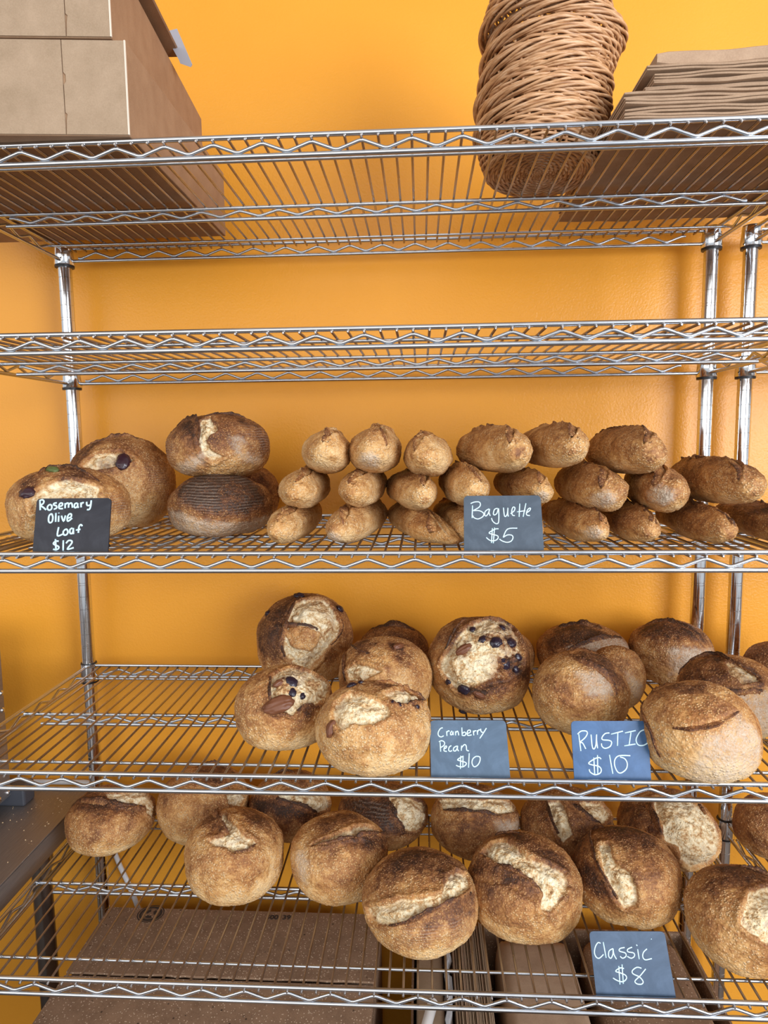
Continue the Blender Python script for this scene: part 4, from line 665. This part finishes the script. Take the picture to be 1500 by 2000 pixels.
# ------------------------------------------------------------------ top shelf: bakery boxes
ZT = Z[0] + .0036
def bakery_box(label, loc, rz, w, dpt, h, seam, opened, skew):
    t = thing('bakery_box', label, 'box', loc, rz, 'kraft bakery boxes')          # origin: front right bottom corner; x to the left is negative
    fy = lambda x: skew * x                                                       # the front is pushed a little out of square
    b = MB().add([(-w, fy(-w) + .0016, 0), (0, .0016, 0), (0, dpt, 0), (-w, dpt, 0), (-w, fy(-w) + .0016, h), (0, .0016, h), (0, dpt, h), (-w, dpt, h)],
                 [(0, 3, 2, 1), (4, 5, 6, 7), (0, 1, 5, 4), (1, 2, 6, 5), (2, 3, 7, 6), (3, 0, 4, 7)])
    b.build('box_body', M['kraft_bounce'], t, bevel=.0012)
    fl_ = MB(); x0, x1 = -w, seam - .0006
    fl_.prism([(x0, fy(x0), .001), (x1, fy(x1), .001), (x1, fy(x1), h - .001), (x0, fy(x0), h - .001)], (0, .0014, 0)); fl_.build('front_flap', M['kraft'], t)
    f2 = MB(); pts = [(seam + .0006, .001), (-.0005, .001), (-.0005, h - .001), (seam + .0006, h - .001), (seam + .0006, h * .66), (seam + .0032, h * .63), (seam + .0032, h * .56), (seam + .0006, h * .53), (seam + .0006, h * .24), (seam + .0028, h * .22), (seam + .0016, h * .16)]
    f2.prism([(x, fy(x), z_) for x, z_ in pts], (0, .0014, 0)); f2.build('front_flap', M['kraft'], t)
    ed = MB(); ed.box(-.0011, .0006, -.0004, .0016, .001, h - .0006); ed.build('edge_highlight', M['cut'], t)  # pale strip painted as the highlight along the front right edge
    if opened:
        l = MB(); l.prism([(-w, .03, h + .001), (.012, .03, h + .012), (.014, .03, h + .0135), (-w, .03, h + .0025)], (0, .235, 0)); l.build('lid', M['kraft_bounce'], t)
        k = MB(); mw_ = Matrix.Translation(loc) @ Matrix.Rotation(rz, 4, 'Z'); inv = mw_.inverted()
        P_ = [(.2837, -.2, .8932), (.3021, -.2, .8968), (.3071, -.2, .885), (.3235, -.2, .845), (.321, -.2, .8415), (.3054, -.2, .8472), (.304, -.2, .8517), (.2894, -.2, .8785)]
        k.prism([tuple(inv @ Vector(p)) for p in P_], (.0004, .001, .0003)); ko = k.build('tuck_tab', M['grey'], t); ko['label'] = 'white tuck tab hanging from the lid, shade in its colour'
    return t
bakery_box('flat kraft bakery box resting on the top shelf under another box', (.3205, -.4385, ZT), 0, .46, .40, .1075, -.0735, False, .10)
bakery_box('upper kraft bakery box with a white tab coloured as shaded, stacked on another box', (.3065, -.4425, ZT + .1082), math.radians(4.3), .46, .44, .108, -.052, True, .02)

# ------------------------------------------------------------------ top shelf: nested wicker baskets
def basket_meshes(RX0=.070, RY0=.090, RX1=.0820, RY1=.1020, H=.050, rows=12, dome=0.0):
    NS = 30; rb = np.random.default_rng(9)
    side = MB(); wd = lambda f: f if not dome else 1 - (1 - f) ** dome
    th = np.linspace(0, 2 * math.pi, NS * 4, endpoint=False)
    for i in range(rows):
        f = (i + .5) / rows; ph = i % 2; r = .0017 * np.sin(th * NS / 2 + ph * math.pi) + .0022 * math.sin(f * math.pi)
        zz = f * (H - .006) + .002 + .0008 * np.sin(th * 3 + i * 1.3)
        side.tube(np.stack([(RX0 + (RX1 - RX0) * wd(f) + r) * np.cos(th), (RY0 + (RY1 - RY0) * wd(f) + r) * np.sin(th), zz + .0012 * np.sin(th * 2 + rb.uniform(0, 6))], -1), .0021, 5, True)
    for k in range(NS):
        a = 2 * math.pi * (k + .25) / NS
        side.tube([((RX0 + (RX1 - RX0) * wd(f)) * math.cos(a), (RY0 + (RY1 - RY0) * wd(f)) * math.sin(a), f * H) for f in (0.02, .3, .6, 1)], .0021, 5)
    rim = MB(); tt = np.linspace(0, 2 * math.pi, 140, endpoint=False)
    for k in range(8):
        al = tt * 3 + k * 2 * math.pi / 8 + .25 * np.sin(tt * 5 + k * 2.2); q = .0046 + .0008 * np.sin(tt * 3 + k * 1.7)
        rim.tube(np.stack([(RX1 + .002 + q * np.cos(al)) * np.cos(tt), (RY1 + .002 + q * np.cos(al)) * np.sin(tt), H + q * 1.25 * np.sin(al)], -1), .0021, 5, True)
    base = MB(); nb = 20
    for i in range(nb):
        f = (i + .6) / nb; t2 = np.linspace(0, 2 * math.pi, 96, endpoint=False)
        base.tube(np.stack([RX0 * f * np.cos(t2), RY0 * f * np.sin(t2), .003 + .0013 * np.sin(t2 * 12 + (i % 2) * math.pi)], -1), .0023, 5, True)
    for k in range(12):
        a = math.pi * k / 12; base.tube([(-RX0 * math.cos(a), -RY0 * math.sin(a), .0032), (0, 0, .0032 + .0001 * k), (RX0 * math.cos(a), RY0 * math.sin(a), .0032)], .0017, 5)
    t3 = np.linspace(0, 2 * math.pi, 120, endpoint=False)
    for k in range(3):
        al = t3 * 8 + k * 2.1; base.tube(np.stack([(RX0 + .0022 * np.cos(al)) * np.cos(t3), (RY0 + .0022 * np.cos(al)) * np.sin(t3), .0042 + .0022 * np.sin(al)], -1), .0021, 5, True)
    return side, rim, base
bs, br, bb_ = basket_meshes(); BK = None
ORD = ['lowest wicker basket of the nested stack, its woven oval base on the shelf', 'second wicker basket up from the shelf in the nested stack', 'third wicker basket up from the shelf in the nested stack', 'fourth wicker basket up from the shelf in the nested stack', 'fifth wicker basket up from the shelf in the nested stack', 'sixth wicker basket up, its rim just under the upturned top basket', 'upturned wicker basket capping the stack beside the paper bags']
for k in range(7):
    inv = k == 6
    zc = Z[0] - .0022 + k * .0222
    lx, tx, ty = [(0, 0, 0), (.001, .02, .02), (-.003, -.025, .03), (.003, .03, -.04), (-.002, .02, .05), (.004, .05, .09), (.006, .04, .085)][k]
    t = thing('wicker_basket', ORD[k], 'basket', (.832 + lx + k * .0016, -.287, zc), 0, 'nested wicker baskets')
    if inv: t.location.z = Z[0] + 5 * .0222 + .050 + .012 + .085
    t.rotation_euler = ((math.pi if inv else 0) + tx, ty, .25 * (k % 3 - 1))
    if inv:
        for nm, mbk in zip(('woven_side', 'braided_rim', 'woven_base'), basket_meshes(.040, .055, .0845, .1045, .085, 19, 1.8)): mbk.build(nm, M['wicker'], t, True, angle=0)
        continue
    if BK is None:
        BK = [bs.build('woven_side', M['wicker'], t, True, angle=0).data, br.build('braided_rim', M['wicker'], t, True, angle=0).data, bb_.build('woven_base', M['wicker'], t, True, angle=0).data]
    else:
        for nm, me in zip(('woven_side', 'braided_rim', 'woven_base'), BK): link(nm, me, None, t)

# ------------------------------------------------------------------ top shelf: folded paper bags
def paper_bag(label, x0, x1, y0, y1, z0, th, sd, tilt=0.0):
    rr = np.random.default_rng(sd); nx, ny = 26, 12; mbv = MB()
    ph = rr.uniform(0, 6, 4)
    def wav(x, y): return .0007 * math.sin(x * 38 + ph[0]) + .0005 * math.sin(x * 83 + ph[1] + y * 20) + .0004 * math.sin(y * 33 + ph[2])
    leaves = [(0, .46), (.52, 1)] if th < .012 else [(0, .12), (.16, 1)]
    for li, (f0, f1) in enumerate(leaves):
        t0, t1 = th * f0, th * f1; V = []; F = []
        sh = rr.uniform(-.002, .002); prof = [(0, t0 + (t1 - t0) * .5), (.0008, t0 + (t1 - t0) * .1), (.003, t0), (y1 - y0, t0), (y1 - y0, t1), (.003, t1), (.0008, t0 + (t1 - t0) * .9)]
        prof = prof[:3] + [((y1 - y0) * f, t0) for f in (.15, .35, .6, .85)] + prof[3:5] + [((y1 - y0) * f, t1) for f in (.85, .6, .35, .15)] + prof[5:]
        k = len(prof)
        for i in range(nx):
            x = x0 + (x1 - x0) * i / (nx - 1); e = min(i, 2) / 2.0
            for (yy, zz) in prof:
                ya = y0 + sh + yy + .0012 * math.sin(x * 24 + ph[3]); mid_ = (t0 + t1) / 2
                V.append((x, ya, z0 + (zz if i else mid_ + (zz - mid_) * .7) + wav(x, ya) + tilt * (x - x0)))
        for i in range(nx - 1):
            for j in range(k): F.append((i * k + j, (i + 1) * k + j, (i + 1) * k + (j + 1) % k, i * k + (j + 1) % k))
        F.append(tuple(range(k))); F.append(tuple((nx - 1) * k + j for j in range(k - 1, -1, -1)))
        mbv.add(V, F)
    # gusset fold at the left end
    o = mbv.build('paper_bag', M['bag'], None, True, angle=35)
    o.data.flip_normals()
    tag(o, label, 'paper bag', 'folded kraft paper bags')
    return o
zb = Z[0] + .0037
names_ = ['lowest folded kraft paper bag, lying on the wires of the top shelf', 'second folded kraft bag from the bottom of the paper stack', 'third folded kraft bag from the bottom of the paper stack', 'fourth kraft bag from the bottom, last of the wider lower group',
          'fifth kraft bag from the bottom, set back from the wider group', 'sixth kraft bag from the bottom of the paper stack', 'seventh kraft bag from the bottom of the paper stack', 'eighth kraft bag from the bottom, just under the puffy top bag', 'puffy creased kraft bag on top of the paper stack']
spec = [(.9055, .0062), (.907, .0066), (.906, .0070), (.905, .0070), (.930, .0055), (.939, .0058), (.940, .0058), (.931, .0060), (.9445, .019)]
for i, (x0, th) in enumerate(spec):
    y0 = -.4305 + (0.0, .001, -.001, .0015, .004, .003, .002, .0035, .012)[i]
    paper_bag(names_[i], x0, x0 + .345, y0, -.058 + .004 * (i % 3), zb, th, 300 + i, .004)
    zb += th + .0014

# ------------------------------------------------------------------ left: stainless table, machine, cable
tb = thing('stainless_worktable', 'stainless steel worktable dusted with crumbs, left of the bread rack', 'table', (-.032, .045, -.45))
MB().box(-.75, 0, -.95, .0, -.003, 0).add([(0, -.95, -.003), (0, 0, -.003), (0, 0, -.045), (0, -.95, -.045), (-.002, -.95, -.003), (-.002, 0, -.003), (-.002, 0, -.045), (-.002, -.95, -.045)],
    [(0, 3, 2, 1), (4, 5, 6, 7), (2, 3, 7, 6), (0, 4, 7, 3), (1, 2, 6, 5)]).build('tabletop', M['steel'], tb, bevel=.0015)
lm = None
for lx, ly in ((-.034, -.145), (-.70, -.145), (-.034, -.90), (-.70, -.90)):
    if lm is None: lo = MB().lathe([(.016, FLOOR + .45), (.018, FLOOR + .47), (.018, -.07), (.022, -.07), (.022, -.0035)], 24).build('leg', M['dark_steel'], tb, True, (lx, ly, 0)); lm = lo.data
    else: link('leg', lm, None, tb, (lx, ly, 0))
mc = thing('kitchen_machine', 'steel machine with bolted side panel standing on the worktable', 'machine', (-.16, -.03, -.45))
MB().box(-.40, 0, -.42, 0, .022, .37).build('housing', M['steel'], mc, bevel=.004)
for y, z_ in ((-.0015, .238), (-.001, .204)) : pass
bm_ = None
for y, z_ in ((-.010, .2385), (-.010, .204), (-.012, .034), (-.040, .034), (-.20, .034), (-.20, .2385)):
    if bm_ is None:
        bo = MB().lathe([(.0055, 0), (.0055, .0015), (.004, .0035), (.0015, .0045)], 14).build('bolt', M['post'], mc, True, (0, y, z_), (0, math.pi / 2, 0)); bm_ = bo.data
    else: link('bolt', bm_, None, mc, (0, y, z_), (0, math.pi / 2, 0))
for y in (-.005, -.38):
    MB().box(-.03, .028, y, y + .038, 0, .042).build('foot', M['rubber'], mc, bevel=.004)
cb = MB(); pts = [(-.30, .05, -.4425), (-.10, .05, -.4425), (-.05, .051, -.4425), (-.022, .051, -.446), (-.010, .050, -.50), (.0054, .048, -.5965), (.018, .047, -.632), (.033, .046, -.666), (.048, .046, -.71), (.062, .046, -.76), (.07, .046, -.9), (.07, .046, FLOOR + .01)]
cb.tube(pts, .0052, 10); tag(cb.build('power_cable', M['cable'], None, True), 'white power cable trailing down the orange wall behind the rack', 'cable')
cr = MB(); r3 = np.random.default_rng(5)
for i in range(170):
    x = -.045 - abs(r3.normal(0, .10)); y = .0 - r3.uniform(0, .6) ; s = r3.uniform(.0007, .0019); q = r3.uniform(.6, 1.3, 3) * s
    if x > -.05 or not (-.16 - .40 < x): continue
    if x < -.155 and y > -.47: continue
    cr.add([(x + q[0], y, -.4498), (x, y + q[1], -.4498), (x - q[0], y, -.4498), (x, y - q[1], -.4498), (x + .3 * s, y, -.4498 + q[2])], [(0, 1, 4), (1, 2, 4), (2, 3, 4), (3, 0, 4), (3, 2, 1, 0)])
tag(cr.build('bread_crumbs', M['crumbs']), 'pale bread crumbs scattered over the steel worktable', 'crumbs', None, 'stuff')

# ------------------------------------------------------------------ below the rack: cartons
ct = thing('shipping_carton', 'large recycled cardboard carton with printed emblem under the lowest shelf, left', 'box', (.030, -.036, FLOOR), 0, 'cardboard cartons under the rack')
H1 = -.66 - FLOOR
MB().box(0, .553, -.62, 0, 0, H1 - .022).build('carton_body', M['carton'], ct)
e1 = MB(); xs_ = np.linspace(.002, .552, 60); yy = -.167 + .003 * np.array([vnoise(np.array([[x * 60, 0.3, 2.]]))[0] for x in xs_]) - .002
poly = [(.552, -.002, H1 - .0035), (.002, -.002, H1 - .0035)] + [(x, y, H1 - .0035) for x, y in zip(xs_, yy)]
e1.prism(poly, (0, 0, .0042)); fo = e1.build('flap', M['carton'], ct); fo['label'] = 'back flap with torn corrugated edge'
MB().box(.002, .552, -.618, -.1745, H1 - .0035, H1 - .0005).build('flap', M['carton'], ct)
em = MB(); cx_, cy_ = .094, -.018
def ring(r0, r1, n=40):
    V = []; 
    for k in range(n): a = 2 * math.pi * k / n; V += [(cx_ + r0 * math.cos(a), cy_ + r0 * .92 * math.sin(a), 0), (cx_ + r1 * math.cos(a), cy_ + r1 * .92 * math.sin(a), 0)]
    F = [(2 * k, 2 * k + 1, (2 * k + 3) % (2 * n), (2 * k + 2) % (2 * n)) for k in range(n)]; em.add([(x, y, H1 + .0011) for x, y, z_ in V], F)
ring(.0265, .0245); ring(.0225, .0175); ring(.0165, .0155)
for k in range(3):
    a = 2 * math.pi * k / 3 + .5
    for (r0, r1, da, db) in ((.0055, .0125, -.75, .55),):
        n = 10; V = []
        for i in range(n): t_ = a + da + (db - da) * i / (n - 1); V += [(cx_ + r0 * math.cos(t_), cy_ + r0 * math.sin(t_), H1 + .0011), (cx_ + r1 * math.cos(t_), cy_ + r1 * math.sin(t_), H1 + .0011)]
        em.add(V, [(2 * i, 2 * i + 1, 2 * i + 3, 2 * i + 2) for i in range(n - 1)])
eo = em.build('printed_emblem', M['ink'], ct); eo['label'] = 'round black printed emblem'
fc = bpy.data.curves.new('printed_number', 'FONT'); fc.body = '500139'; fc.size = .0165; fc.align_x = 'CENTER'; fc.align_y = 'CENTER'; fc.extrude = .0002; fc.materials.append(M['ink']); fc.offset = .0004
tmp = bpy.data.objects.new('tmp', fc); nm_ = bpy.data.meshes.new_from_object(tmp); bpy.data.objects.remove(tmp); nm_.materials.clear(); fo = link('printed_number', nm_, M['ink'], ct); fo.location = (.351, -.0185, H1 + .0011); fo.rotation_euler = (0, 0, .03); fo['label'] = 'small black printed number'

c2 = thing('shipping_carton', 'open cardboard carton packed with flattened kraft sheets under the lowest shelf, right', 'box', (.645, -.022, FLOOR), 0, 'cardboard cartons under the rack')
HB = -.69 - FLOOR
b2 = MB(); b2.box(0, .53, -.60, -.596, 0, HB).box(0, .53, -.004, 0, 0, HB).box(0, .004, -.596, -.004, 0, HB).box(.526, .53, -.596, -.004, 0, HB).box(.004, .526, -.596, -.004, 0, .004)
b2.build('carton_wall', M['carton'], c2)
fb = MB(); fb.prism([(0, -.60, HB), (.53, -.60, HB), (.53, -.66, HB + .03), (0, -.66, HB + .03)], (0, .002, .004)); fb.build('flap', M['carton'], c2)
rs = np.random.default_rng(11); x = .075; SH = HB + .035
for k in range(12):
    th = rs.uniform(.0035, .0055); y0 = -.40 + rs.uniform(-.01, .01); y1 = -.03 - rs.uniform(0, .01); hh = rs.uniform(-.004, .004)
    q = MB(); q.box(x, x + th * .40, y0, y1, .006, SH + hh).box(x + th * .55, x + th * .9, y0, y1, .006, SH + hh - .002)
    s_ = q.build('flattened_kraft_box', M['kraft'] if k % 3 else M['bag'], None, loc=(.645, -.022, FLOOR), bevel=.0004)
    tag(s_, 'folded kraft sheet standing on edge in a bundle inside the right carton', 'box', 'kraft sheets standing in the carton'); x += th + .0006
def parcel(label, x0, x1, y0, y1, z1, mat, sd):
    q, F = cubesphere(16); e = .22; V = np.sign(q) * np.abs(q) ** e; V = V / np.abs(V).max(1, keepdims=True) * np.minimum(1, np.abs(V).max(1, keepdims=True))
    V = V * (1 + .012 * fbm(q * 5 + sd, 3)[:, None]); V = V * [(x1 - x0) / 2, (y1 - y0) / 2, z1 / 2] + [(x0 + x1) / 2, (y0 + y1) / 2, z1 / 2 + .005]
    o = link('wrapped_parcel', mesh('wrapped_parcel', V, F, True), mat, None, (.645, -.022, FLOOR)); return tag(o, label, 'parcel', 'parcels in the right carton')
parcel('flat brown parcel beside the bundle of kraft sheets in the carton', .155, .30, -.44, -.03, HB + .02, M['bag'], 3)
parcel('brown paper parcel at the right side of the carton, by the posts', .315, .50, -.46, -.03, HB + .025, M['carton'], 5)
parcel('narrow pale brown parcel at the left side of the right carton', .008, .058, -.42, -.02, HB + .01, M['kraft'], 8)
fv = []; ny = 26; nz = 8
for i in range(ny):
    for j in range(nz): fv.append((.064 + .006 * math.sin(i * 1.9 + j * 2.3) + .003 * math.sin(i * 5.1 + j), -.46 + .42 * i / (ny - 1), SH - .12 + .135 * j / (nz - 1) + .006 * math.sin(i * 2.7 + j * 1.1)))
ff = [(i * nz + j, (i + 1) * nz + j, (i + 1) * nz + j + 1, i * nz + j + 1) for i in range(ny - 1) for j in range(nz - 1)]
fo = link('plastic_wrap', mesh('plastic_wrap', fv, ff, True), M['film'], None, (.645, -.022, FLOOR)); tag(fo, 'crumpled clear plastic wrap beside the kraft sheets in the carton', 'plastic wrap')
md = fo.modifiers.new('thickness', 'SOLIDIFY'); md.thickness = .0006
pt = MB().lathe([(.0085, 0), (.0085, .30), (.006, .30), (.006, .29)], 20).build('paper_tube', M['white'], None, True, (.682, -.235, FLOOR + HB + .0245), (math.radians(90), 0, math.radians(-14)))
tag(pt, 'white paper tube end poking out below the lowest shelf', 'tube')
